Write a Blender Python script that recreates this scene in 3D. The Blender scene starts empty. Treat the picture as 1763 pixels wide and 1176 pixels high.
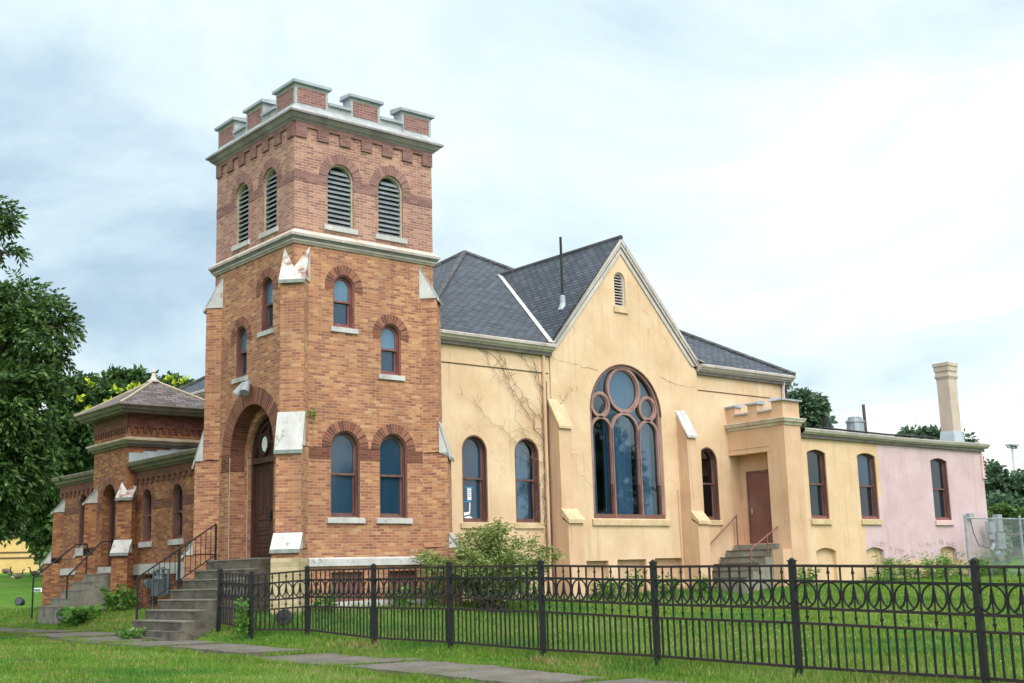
import bpy, math, random
import numpy as np
from mathutils import Vector, Matrix
from mathutils.geometry import tessellate_polygon

random.seed(7)
rng = np.random.default_rng(11)
S = bpy.context.scene
COL = S.collection
ZV = Vector((0, 0, 1))
ZO = 1.5            # the layout is measured from eye level; everything is lifted by this at the end
S2 = math.sqrt(2)

# ------------------------------------------------------------------ materials
def mat_new(name):
    m = bpy.data.materials.new(name); m.use_nodes = True
    nt = m.node_tree
    return m, nt, nt.nodes['Principled BSDF']

def N(nt, typ, **kw):
    n = nt.nodes.new(typ)
    for k, v in kw.items():
        setattr(n, k, v)
    return n

def ramp(nt, stops, interp='LINEAR'):
    r = N(nt, 'ShaderNodeValToRGB'); cr = r.color_ramp; cr.interpolation = interp
    while len(cr.elements) < len(stops): cr.elements.new(0.5)
    for e, (p, c) in zip(cr.elements, stops):
        e.position = p; e.color = (c[0], c[1], c[2], 1)
    return r

def mixc(nt, a, b, fac, mode='MIX'):
    n = N(nt, 'ShaderNodeMix', data_type='RGBA', blend_type=mode)
    for sock, v in ((n.inputs[6], a), (n.inputs[7], b), (n.inputs[0], fac)):
        if hasattr(v, 'links'): nt.links.new(v, sock)
        elif isinstance(v, (int, float)): sock.default_value = v
        else: sock.default_value = (v[0], v[1], v[2], 1)
    return n.outputs[2]

def noise(nt, vec, scale, detail=4, rough=.55, dist=0):
    n = N(nt, 'ShaderNodeTexNoise'); n.inputs['Scale'].default_value = scale
    n.inputs['Detail'].default_value = detail; n.inputs['Roughness'].default_value = rough
    n.inputs['Distortion'].default_value = dist
    if vec is not None: nt.links.new(vec, n.inputs['Vector'])
    return n.outputs['Fac']

def mapping(nt, vec, scale=(1, 1, 1), loc=(0, 0, 0)):
    m = N(nt, 'ShaderNodeMapping'); m.inputs['Scale'].default_value = scale; m.inputs['Location'].default_value = loc
    nt.links.new(vec, m.inputs['Vector']); return m.outputs['Vector']

def bump(nt, bsdf, h, strength, dist=.01):
    b = N(nt, 'ShaderNodeBump'); b.inputs['Strength'].default_value = strength; b.inputs['Distance'].default_value = dist
    nt.links.new(h, b.inputs['Height']); nt.links.new(b.outputs['Normal'], bsdf.inputs['Normal'])

def coords(nt):
    return N(nt, 'ShaderNodeTexCoord')

def mathn(nt, op, a, b=None, c=None, clamp=False):
    n = N(nt, 'ShaderNodeMath', operation=op); n.use_clamp = clamp
    for i, v in enumerate((a, b, c)):
        if v is None: continue
        if hasattr(v, 'links'): nt.links.new(v, n.inputs[i])
        else: n.inputs[i].default_value = v
    return n.outputs[0]

def brick_mat(name, stops, mortar, bw=.215, rh=.0677, offset=.5, msize=.0055, rough=.85, stain=.35, interp='LINEAR', bmp=.5, dirt=(.10, .06, .04)):
    m, nt, b = mat_new(name)
    tc = coords(nt)
    bt = N(nt, 'ShaderNodeTexBrick'); bt.offset = offset; bt.offset_frequency = 2; bt.squash = 1
    bt.inputs['Color1'].default_value = (0, 0, 0, 1); bt.inputs['Color2'].default_value = (1, 1, 1, 1)
    bt.inputs['Mortar'].default_value = (.5, .5, .5, 1); bt.inputs['Scale'].default_value = 1
    bt.inputs['Mortar Size'].default_value = msize; bt.inputs['Mortar Smooth'].default_value = .15
    bt.inputs['Bias'].default_value = 0; bt.inputs['Brick Width'].default_value = bw; bt.inputs['Row Height'].default_value = rh
    wob = N(nt, 'ShaderNodeTexNoise'); wob.inputs['Scale'].default_value = 9; nt.links.new(tc.outputs['UV'], wob.inputs['Vector'])
    vm = N(nt, 'ShaderNodeVectorMath', operation='MULTIPLY_ADD'); nt.links.new(wob.outputs['Color'], vm.inputs[0])
    vm.inputs[1].default_value = (.006, .006, 0); nt.links.new(tc.outputs['UV'], vm.inputs[2])
    nt.links.new(vm.outputs[0], bt.inputs['Vector'])
    r = ramp(nt, stops, interp); nt.links.new(bt.outputs['Color'], r.inputs[0])
    n1 = noise(nt, tc.outputs['UV'], 45, 3)
    r1 = ramp(nt, [(.25, (.72, .72, .72)), (.75, (1.2, 1.2, 1.2))]); nt.links.new(n1, r1.inputs[0])
    c = mixc(nt, r.outputs[0], r1.outputs[0], 1, 'MULTIPLY')
    c = mixc(nt, c, mortar, bt.outputs['Fac'])
    n2 = noise(nt, mapping(nt, tc.outputs['Object'], (.9, .9, .35)), 1.1, 6, .62)
    r2 = ramp(nt, [(.42, (0, 0, 0)), (.72, (1, 1, 1))]); nt.links.new(n2, r2.inputs[0])
    c = mixc(nt, c, dirt, mathn(nt, 'MULTIPLY', r2.outputs[0], stain))
    st_ = noise(nt, mapping(nt, tc.outputs['Object'], (3.2, 3.2, .2)), 1.4, 6, .65)
    rs_ = ramp(nt, [(.52, (0, 0, 0)), (.74, (1, 1, 1))]); nt.links.new(st_, rs_.inputs[0])
    c = mixc(nt, c, tuple(.55 * x for x in dirt), mathn(nt, 'MULTIPLY', rs_.outputs[0], stain * .9))
    # washed-out patches where bricks were cleaned or repointed
    pt_ = noise(nt, tc.outputs['Object'], 1.7, 4, .6); rp_ = ramp(nt, [(.60, (0, 0, 0)), (.72, (1, 1, 1))]); nt.links.new(pt_, rp_.inputs[0])
    c = mixc(nt, c, mortar, mathn(nt, 'MULTIPLY', rp_.outputs[0], .16))
    nt.links.new(c, b.inputs['Base Color']); b.inputs['Roughness'].default_value = rough
    h = mathn(nt, 'SUBTRACT', mathn(nt, 'MULTIPLY', n1, .35), bt.outputs['Fac'])
    bump(nt, b, h, bmp, .008)
    return m

def plain_mat(name, c1, c2, scale=3, rough=.7, stretch=(1, 1, 1), bmp=.15, bscale=60, metallic=0, lo=.35, hi=.68, speck=None):
    m, nt, b = mat_new(name); tc = coords(nt)
    f = noise(nt, mapping(nt, tc.outputs['Object'], stretch), scale, 6, .6)
    r = ramp(nt, [(lo, c1), (hi, c2)]); nt.links.new(f, r.inputs[0])
    col = r.outputs[0]
    if speck:
        f3 = noise(nt, mapping(nt, tc.outputs['Object'], stretch), speck[1], 5, .7)
        r3 = ramp(nt, [(speck[2], (0, 0, 0)), (speck[2] + .07, (1, 1, 1))]); nt.links.new(f3, r3.inputs[0])
        col = mixc(nt, col, speck[0], mathn(nt, 'MULTIPLY', r3.outputs[0], speck[3]))
    nt.links.new(col, b.inputs['Base Color']); b.inputs['Roughness'].default_value = rough; b.inputs['Metallic'].default_value = metallic
    if bmp: bump(nt, b, noise(nt, tc.outputs['Object'], bscale, 3), bmp, .006)
    return m

M = {}
M['brick'] = brick_mat('brick_orange', [(0, (.25, .092, .054)), (.2, (.34, .128, .066)), (.5, (.42, .17, .080)), (.75, (.49, .222, .102)), (.93, (.575, .32, .155)), (1, (.29, .112, .066))], (.42, .265, .18), stain=.4, dirt=(.17, .085, .06), msize=.008)
M['brick_belfry_hazed'] = brick_mat('brick_belfry_hazed', [(0, (.24, .10, .082)), (.25, (.32, .138, .102)), (.6, (.42, .195, .135)), (.85, (.50, .275, .185)), (1, (.28, .12, .095))], (.45, .32, .265), stain=.3, dirt=(.18, .09, .09), msize=.009)  # pinker than the shaft: haze over the tower top put into the colour
M['brick_purple'] = brick_mat('brick_purple', [(0, (.175, .078, .07)), (.5, (.235, .108, .097)), (1, (.31, .155, .138))], (.28, .175, .155), stain=.2)
M['brick_dark'] = brick_mat('brick_brown', [(0, (.10, .028, .016)), (.5, (.155, .045, .025)), (1, (.22, .075, .042))], (.20, .11, .08), stain=.2)
M['voussoir'] = brick_mat('brick_voussoir', [(0, (.11, .035, .022)), (.35, (.19, .06, .034)), (.7, (.25, .09, .05)), (1, (.34, .13, .07))], (.30, .19, .14), bw=.6, rh=.078, offset=0, stain=.1, msize=.006)
M['voussoir_belfry'] = brick_mat('brick_voussoir_belfry', [(0, (.185, .085, .075)), (.5, (.255, .122, .105)), (1, (.34, .175, .15))], (.36, .24, .205), bw=.6, rh=.078, offset=0, stain=.1, msize=.006)
M['brick_inset'] = brick_mat('brick_parapet', [(0, (.19, .075, .065)), (.5, (.245, .10, .088)), (1, (.30, .135, .115))], (.33, .25, .235), stain=.15, msize=.007)
M['brick_wing'] = brick_mat('brick_wing', [(0, (.17, .058, .03)), (.25, (.25, .085, .038)), (.55, (.33, .12, .047)), (.8, (.40, .165, .06)), (1, (.47, .225, .085))], (.27, .145, .085), stain=.3, msize=.007)
M['brick_base'] = brick_mat('brick_cream', [(0, (.42, .33, .18)), (.5, (.52, .42, .24)), (1, (.6, .5, .3))], (.4, .33, .22), bw=.3, rh=.1, stain=.3)
M['shingle'] = brick_mat('shingle_slate', [(0, (.040, .051, .068)), (.5, (.060, .075, .098)), (1, (.088, .106, .132))], (.010, .013, .019), bw=.3, rh=.15, msize=.019, stain=.2, dirt=(.10, .115, .135), bmp=1)
M['shingle_cap'] = brick_mat('shingle_cap', [(0, (.05, .053, .06)), (1, (.11, .115, .125))], (.02, .02, .024), bw=.6, rh=.15, offset=0, msize=.014, stain=.1)
M['slate'] = brick_mat('slate_purple', [(0, (.075, .058, .058)), (.5, (.125, .10, .098)), (1, (.20, .168, .16))], (.022, .016, .018), bw=.36, rh=.16, msize=.014, stain=.35, dirt=(.19, .165, .155), bmp=1)
M['stone'] = plain_mat('white_stone', (.38, .37, .355), (.56, .55, .53), 2.6, .8, (1, 1, .5), speck=((.20, .175, .145), 8, .58, .7))
M['cap_white'] = plain_mat('painted_cap', (.42, .41, .395), (.58, .57, .55), 3, .6, (1, 1, .5), speck=((.22, .18, .14), 9, .59, .75))
M['cap_rust'] = plain_mat('rusted_cap', (.58, .55, .51), (.22, .10, .07), 3.2, .7, lo=.46, hi=.60, speck=((.12, .06, .04), 9, .60, .7))
M['cap_edge'] = plain_mat('cap_edge', (.16, .19, .17), (.30, .32, .29), 6, .6)
M['cornice'] = plain_mat('cornice_metal', (.205, .165, .195), (.35, .30, .325), 1.6, .6, (1, 1, .3), speck=((.48, .42, .39), 6, .6, .7))
M['cornice_top'] = plain_mat('cornice_weathered', (.58, .52, .44), (.40, .24, .16), 2.4, .75, lo=.45, hi=.72, speck=((.22, .18, .15), 9, .62, .6))
M['parapet'] = plain_mat('parapet_grey', (.29, .305, .315), (.42, .435, .44), 2.5, .7, speck=((.17, .175, .18), 6, .56, .6))
M['coping'] = plain_mat('coping_stone', (.26, .295, .335), (.40, .43, .47), 3, .7, speck=((.16, .17, .18), 8, .62, .5))
M['belt'] = plain_mat('belt_metal', (.34, .285, .27), (.50, .435, .405), 1.7, .6, (1, 1, .3), speck=((.27, .165, .12), 6, .58, .7))
M['belt_dark'] = plain_mat('belt_dark', (.13, .13, .125), (.22, .215, .20), 3, .6)
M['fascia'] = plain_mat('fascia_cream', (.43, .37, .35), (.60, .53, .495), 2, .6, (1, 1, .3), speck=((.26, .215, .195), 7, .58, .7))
M['fascia_dark'] = plain_mat('fascia_shade', (.10, .08, .07), (.18, .15, .13), 3, .65)  # darker copy of the fascia, under-eave shadow put into the colour
M['eave_olive'] = plain_mat('eave_olive', (.135, .115, .085), (.235, .205, .155), 3, .6, (1, 1, .3))
M['belt_tan'] = plain_mat('belt_tan', (.36, .285, .185), (.50, .42, .31), 3, .6)
M['wood'] = plain_mat('window_wood', (.10, .045, .037), (.195, .095, .08), 4, .6, (2, 2, .4), speck=((.34, .25, .22), 14, .62, .6))
M['wood_red'] = plain_mat('window_wood_red', (.17, .055, .05), (.25, .105, .09), 4, .55, (2, 2, .4), speck=((.40, .30, .27), 14, .62, .6))
M['tracery'] = plain_mat('tracery_wood', (.235, .125, .112), (.36, .215, .19), 3, .65, (1.5, 1.5, .5), speck=((.11, .06, .055), 10, .6, .8))
M['tracery_low'] = plain_mat('tracery_wood_repainted', (.13, .055, .045), (.19, .09, .075), 3, .6)
M['louvre'] = plain_mat('louvre_grey', (.15, .165, .185), (.27, .29, .315), 5, .75, (.6, .6, 3), speck=((.40, .42, .44), 9, .62, .6))
M['louvre_frame'] = plain_mat('louvre_frame', (.40, .34, .26), (.55, .48, .385), 3, .7)
M['void'] = plain_mat('louvre_void', (.010, .011, .014), (.018, .019, .024), 3, .9, bmp=0)  # near-black colour stands in for the unlit space behind openings
M['door_brown'] = plain_mat('door_brown', (.050, .021, .017), (.095, .042, .033), 3, .55, (2, 2, .3))
M['door_red'] = plain_mat('door_red', (.16, .065, .052), (.215, .095, .078), 2, .6, (1, 1, .6))
M['steps'] = plain_mat('stair_concrete', (.060, .052, .040), (.155, .138, .11), 2.3, .9, (1, 1, 1.6), bmp=.4, speck=((.035, .042, .022), 5, .58, .7))
M['steps_nose'] = plain_mat('stair_concrete_nosing', (.16, .15, .125), (.25, .235, .20), 3, .9)
M['steps_grey'] = plain_mat('porch_concrete', (.16, .15, .115), (.30, .285, .235), 3, .9, bmp=.4, speck=((.07, .075, .05), 6, .57, .7))
M['walk'] = plain_mat('sidewalk_concrete', (.095, .083, .068), (.165, .147, .122), 1.6, .92, bmp=.5, bscale=120, speck=((.042, .036, .03), 13, .55, .7))
M['iron'] = plain_mat('black_iron', (.004, .0042, .005), (.008, .0082, .0095), 4, .6, speck=((.08, .03, .018), 7, .68, .6))
M['iron_rust'] = plain_mat('rusting_rail', (.010, .0075, .007), (.038, .020, .016), 5, .62)
M['rail_brown'] = plain_mat('brown_pipe', (.15, .055, .045), (.26, .12, .10), 5, .55)
M['galv'] = plain_mat('galvanised', (.26, .30, .33), (.42, .46, .50), 4, .45, metallic=.5)
M['meter'] = plain_mat('meter_grey', (.07, .09, .105), (.12, .145, .165), 4, .5)
M['box_grey'] = plain_mat('utility_grey', (.24, .27, .29), (.34, .37, .39), 4, .5)
M['flash'] = plain_mat('metal_flashing', (.36, .42, .45), (.50, .56, .59), 2, .5, speck=((.28, .3, .31), 7, .62, .5))
M['pipe_rust'] = plain_mat('rusty_pipe', (.06, .035, .035), (.15, .075, .06), 6, .7)
M['curtain'] = plain_mat('curtain_cloth', (.50, .56, .60), (.82, .86, .88), 1.6, .9, (9, 9, .25), bmp=0)
M['paper'] = plain_mat('paper', (.75, .77, .78), (.85, .87, .88), 3, .8, bmp=0)
M['tape'] = plain_mat('blue_tape', (.05, .28, .52), (.08, .36, .60), 3, .6, bmp=0)
M['ink'] = plain_mat('ink', (.10, .14, .18), (.16, .2, .24), 3, .8, bmp=0)
M['bark'] = plain_mat('bark', (.045, .036, .028), (.11, .09, .07), 5, .95, (3, 3, .6), bmp=.8, bscale=18)
M['vine'] = plain_mat('dead_vine_stem', (.13, .085, .055), (.25, .175, .115), 6, .9)
M['soil'] = plain_mat('soil', (.09, .065, .04), (.16, .12, .075), 4, .95)
M['yellow_wall'] = plain_mat('yellow_brick_wall', (.60, .40, .14), (.72, .50, .20), 2, .8)
M['brown_trim'] = plain_mat('brown_trim', (.10, .055, .04), (.15, .085, .06), 3, .8)
M['pole'] = plain_mat('painted_pole', (.50, .53, .57), (.62, .65, .68), 3, .5)
M['teal'] = plain_mat('banner_teal', (.02, .28, .34), (.04, .38, .42), 3, .7)
M['banner_green'] = plain_mat('banner_green', (.18, .42, .08), (.25, .5, .1), 3, .7)
M['goose_body'] = plain_mat('goose_feather', (.075, .058, .042), (.20, .16, .12), 9, .9)
M['goose_neck'] = plain_mat('goose_black', (.010, .010, .010), (.02, .018, .016), 9, .7)
M['goose_white'] = plain_mat('goose_white', (.6, .58, .54), (.75, .73, .7), 9, .9)
M['rubber'] = plain_mat('black_plastic', (.008, .008, .009), (.02, .02, .02), 5, .65)
M['can'] = plain_mat('drink_can', (.55, .57, .6), (.12, .25, .6), 8, .3, metallic=.4)
M['cream_trim'] = plain_mat('sill_cream', (.50, .36, .20), (.65, .49, .31), 3, .8, speck=((.3, .2, .12), 8, .6, .7))
M['pink_trim'] = plain_mat('sill_pink', (.60, .40, .38), (.72, .52, .49), 3, .8)
M['tar'] = plain_mat('roll_roofing', (.045, .050, .058), (.085, .092, .105), 2, .9, bmp=.4)
M['caulk'] = plain_mat('caulk_line', (.45, .40, .35), (.6, .54, .48), 5, .8, bmp=0)

def glass_mat(name, tint, refl, clear):
    m, nt, b = mat_new(name)
    if clear:
        nt.nodes.remove(b)
        out = nt.nodes['Material Output']
        tr = N(nt, 'ShaderNodeBsdfTransparent'); tr.inputs[0].default_value = (*tint, 1)
        gl = N(nt, 'ShaderNodeBsdfGlossy'); gl.inputs['Roughness'].default_value = .03; gl.inputs[0].default_value = (.75, .9, 1, 1)
        lw = N(nt, 'ShaderNodeLayerWeight'); lw.inputs[0].default_value = .35
        f = mathn(nt, 'MULTIPLY_ADD', lw.outputs['Fresnel'], .6, refl)
        mx = N(nt, 'ShaderNodeMixShader'); nt.links.new(f, mx.inputs[0]); nt.links.new(tr.outputs[0], mx.inputs[1]); nt.links.new(gl.outputs[0], mx.inputs[2])
        tc = coords(nt); bp = N(nt, 'ShaderNodeBump'); bp.inputs['Strength'].default_value = .05; bp.inputs['Distance'].default_value = .02
        nt.links.new(noise(nt, tc.outputs['Object'], 2.5, 2), bp.inputs['Height']); nt.links.new(bp.outputs[0], gl.inputs['Normal'])
        nt.links.new(mx.outputs[0], out.inputs[0])
    else:
        tc = coords(nt)
        f = noise(nt, mapping(nt, tc.outputs['Object'], (1, 1, .35)), 1.6, 4)
        r = ramp(nt, [(.35, tint), (.7, tuple(min(1, x * 1.5) for x in tint))]); nt.links.new(f, r.inputs[0])
        nt.links.new(r.outputs[0], b.inputs['Base Color']); b.inputs['Roughness'].default_value = .07
        b.inputs['Specular IOR Level'].default_value = refl
        bump(nt, b, noise(nt, tc.outputs['Object'], 2.2, 2), .06, .02)
    return m
M['glass'] = glass_mat('window_glass_blue', (.012, .036, .066), .8, False)
M['glass_pale'] = glass_mat('window_glass_pale', (.07, .145, .22), .7, False)
M['glass_dark'] = glass_mat('window_glass_dark', (.009, .014, .019), .8, False)
M['glass_clear'] = glass_mat('window_glass_clear', (.29, .43, .56), .10, True)

def stucco_mat(name, c1, c2, pink=None, bx=0, bz=0):
    m, nt, b = mat_new(name); tc = coords(nt)
    P = tc.outputs['Object']
    f = noise(nt, P, .8, 6, .62)
    r = ramp(nt, [(.32, c1), (.68, c2)]); nt.links.new(f, r.inputs[0]); col = r.outputs[0]
    if pink:
        geo = N(nt, 'ShaderNodeSeparateXYZ'); nt.links.new(P, geo.inputs[0])
        # the edge where the pink repaint stops: steps back below the sill line
        zz = mathn(nt, 'MULTIPLY_ADD', geo.outputs['Z'], 1 / .8, -(bz) / .8, clamp=True)
        lim = mathn(nt, 'MULTIPLY_ADD', zz, 1.0, bx)
        wig = mathn(nt, 'MULTIPLY', mathn(nt, 'SUBTRACT', noise(nt, P, 3.5, 5, .65), .5), .35)
        d = mathn(nt, 'ADD', mathn(nt, 'SUBTRACT', geo.outputs['X'], lim), wig)
        fac = mathn(nt, 'MULTIPLY_ADD', d, 9, .5, clamp=True)
        rp = ramp(nt, [(.3, pink[0]), (.7, pink[1])]); nt.links.new(noise(nt, P, 1.3, 6, .62), rp.inputs[0])
        # low ochre band left unpainted at the foot on the far right
        low = mathn(nt, 'MULTIPLY_ADD', mathn(nt, 'ADD', geo.outputs['Z'], mathn(nt, 'MULTIPLY', wig, .8)), 8, -8 * pink[2] + .5, clamp=True)
        col = mixc(nt, col, rp.outputs[0], mathn(nt, 'MULTIPLY', fac, low))
    # vertical rain streaks
    s = noise(nt, mapping(nt, P, (5, 5, .22)), 1.3, 5, .6)
    rs = ramp(nt, [(.56, (0, 0, 0)), (.78, (1, 1, 1))]); nt.links.new(s, rs.inputs[0])
    col = mixc(nt, col, (.36, .20, .095) if not pink else (.34, .21, .16), mathn(nt, 'MULTIPLY', rs.outputs[0], .5))
    s2 = noise(nt, P, 4.5, 6, .7)
    rs2 = ramp(nt, [(.62, (0, 0, 0)), (.74, (1, 1, 1))]); nt.links.new(s2, rs2.inputs[0])
    s3 = noise(nt, mapping(nt, P, (.7, .7, .5)), 1.9, 7, .68)
    rs3 = ramp(nt, [(.5, (0, 0, 0)), (.66, (1, 1, 1))]); nt.links.new(s3, rs3.inputs[0])
    col = mixc(nt, col, tuple(.82 * x for x in c1), mathn(nt, 'MULTIPLY', rs3.outputs[0], .35 if not pink else .12))
    col = mixc(nt, col, (.44, .37, .28), mathn(nt, 'MULTIPLY', rs2.outputs[0], .5))
    # hairline cracks
    v = N(nt, 'ShaderNodeTexVoronoi', feature='DISTANCE_TO_EDGE'); v.inputs['Scale'].default_value = .55
    wv = N(nt, 'ShaderNodeVectorMath', operation='MULTIPLY_ADD'); nz = N(nt, 'ShaderNodeTexNoise'); nz.inputs['Scale'].default_value = 2.2; nz.inputs['Detail'].default_value = 6
    nt.links.new(P, nz.inputs['Vector']); nt.links.new(nz.outputs['Color'], wv.inputs[0]); wv.inputs[1].default_value = (.9, .9, .9); nt.links.new(P, wv.inputs[2])
    nt.links.new(wv.outputs[0], v.inputs['Vector'])
    cr = ramp(nt, [(0, (1, 1, 1)), (.006, (0, 0, 0))]); nt.links.new(v.outputs['Distance'], cr.inputs[0])
    gate = ramp(nt, [(.5, (0, 0, 0)), (.62, (1, 1, 1))]); nt.links.new(noise(nt, P, .6, 2), gate.inputs[0])
    col = mixc(nt, col, (.25, .15, .08), mathn(nt, 'MULTIPLY', mathn(nt, 'MULTIPLY', cr.outputs[0], gate.outputs[0]), .35))
    nt.links.new(col, b.inputs['Base Color']); b.inputs['Roughness'].default_value = .85
    bump(nt, b, mathn(nt, 'ADD', noise(nt, P, 40, 4), mathn(nt, 'MULTIPLY', f, 2)), .35, .012)
    return m
M['stucco'] = stucco_mat('yellow_stucco', (.605, .405, .245), (.73, .535, .36))
M['stucco_porch'] = stucco_mat('porch_stucco', (.55, .34, .205), (.665, .445, .295))
M['stucco_annex'] = stucco_mat('annex_stucco', (.60, .39, .22), (.72, .52, .33), ((.52, .36, .385), (.63, .47, .495), .8), 15.6, 2.1)

def leaf_mat(name, stops, rough=.5, trans=.25):
    m, nt, b = mat_new(name)
    g = N(nt, 'ShaderNodeNewGeometry')
    r = ramp(nt, stops); nt.links.new(g.outputs['Random Per Island'], r.inputs[0])
    nt.links.new(r.outputs[0], b.inputs['Base Color']); b.inputs['Roughness'].default_value = rough
    b.inputs['Specular IOR Level'].default_value = .35
    tl = N(nt, 'ShaderNodeBsdfTranslucent'); nt.links.new(r.outputs[0], tl.inputs[0])
    mx = N(nt, 'ShaderNodeMixShader'); mx.inputs[0].default_value = trans
    out = nt.nodes['Material Output']; nt.links.new(b.outputs[0], mx.inputs[1]); nt.links.new(tl.outputs[0], mx.inputs[2]); nt.links.new(mx.outputs[0], out.inputs[0])
    return m
M['leaf_ash'] = leaf_mat('leaves_ash', [(0, (.024, .060, .014)), (.6, (.054, .118, .026)), (.9, (.105, .195, .045)), (1, (.18, .28, .08))])
M['leaf_back'] = leaf_mat('leaves_background', [(0, (.032, .07, .02)), (.7, (.064, .135, .035)), (1, (.115, .20, .055))])
M['leaf_far'] = leaf_mat('leaves_far', [(0, (.055, .105, .062)), (.7, (.098, .172, .098)), (1, (.15, .235, .13))])
M['leaf_hedge'] = leaf_mat('leaves_hedge', [(0, (.045, .10, .025)), (.7, (.09, .18, .04)), (1, (.15, .25, .07))])
M['leaf_blossom'] = leaf_mat('yellow_blossom', [(0, (.26, .40, .03)), (1, (.60, .62, .03))])
M['leaf_shrub'] = leaf_mat('leaves_shrub', [(0, (.10, .15, .035)), (.6, (.20, .26, .07)), (1, (.36, .40, .15))])
M['leaf_weed'] = leaf_mat('leaves_weed', [(0, (.06, .16, .025)), (.7, (.13, .29, .045)), (1, (.25, .42, .09))])
M['seedhead'] = leaf_mat('grass_seedheads', [(0, (.22, .20, .09)), (1, (.38, .34, .17))])
M['grass_blade'] = leaf_mat('grass_blades', [(0, (.075, .158, .014)), (.5, (.132, .242, .022)), (.85, (.20, .315, .038)), (.95, (.27, .33, .06)), (1, (.37, .31, .12))], .7, .3)
M['grass_pale'] = leaf_mat('grass_pale', [(0, (.11, .20, .028)), (.6, (.19, .31, .055)), (1, (.34, .37, .12))], .7, .3)
M['grass_dark'] = leaf_mat('grass_clover', [(0, (.04, .13, .018)), (.7, (.075, .20, .03)), (1, (.13, .28, .05))], .6, .3)
M['dry_blade'] = leaf_mat('dry_grass', [(0, (.22, .15, .06)), (.6, (.32, .23, .10)), (.85, (.42, .32, .16)), (1, (.14, .20, .03))], .8, .2)
M['clover'] = plain_mat('clover_white', (.7, .7, .66), (.85, .85, .8), 3, .8, bmp=0)

def ground_mat():
    m, nt, b = mat_new('lawn_ground'); tc = coords(nt); P = tc.outputs['Object']
    r = ramp(nt, [(.3, (.055, .14, .016)), (.55, (.092, .205, .024)), (.75, (.14, .255, .04))]); nt.links.new(noise(nt, P, 1.2, 8, .7), r.inputs[0])
    f2 = noise(nt, P, .35, 5, .6); r2 = ramp(nt, [(.55, (0, 0, 0)), (.75, (1, 1, 1))]); nt.links.new(f2, r2.inputs[0])
    c = mixc(nt, r.outputs[0], (.17, .21, .045), mathn(nt, 'MULTIPLY', r2.outputs[0], .6))
    rn = ramp(nt, [(.35, (.55, .55, .55)), (.7, (1.25, 1.25, 1.25))]); nt.links.new(noise(nt, P, 22, 5, .7), rn.inputs[0])
    c = mixc(nt, c, rn.outputs[0], 1, 'MULTIPLY')
    nt.links.new(c, b.inputs['Base Color']); b.inputs['Roughness'].default_value = .95; b.inputs['Specular IOR Level'].default_value = .1
    bump(nt, b, noise(nt, P, 30, 5, .7), .8, .04)
    return m
M['ground'] = ground_mat()

# ------------------------------------------------------------------ mesh building
def tag(o, label=None, cat=None, group=None, kind=None):
    if label: o['label'] = label
    if cat: o['category'] = cat
    if group: o['group'] = group
    if kind: o['kind'] = kind
    return o

def thing(name, label, cat, loc=(0, 0, 0), group=None):
    o = bpy.data.objects.new(name, None); COL.objects.link(o); o.location = loc; o.empty_display_size = .3
    return tag(o, label, cat, group)

def origin_of(o):
    v = Vector((0, 0, 0))
    while o is not None:
        v = v + o.location; o = o.parent
    return v

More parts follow.
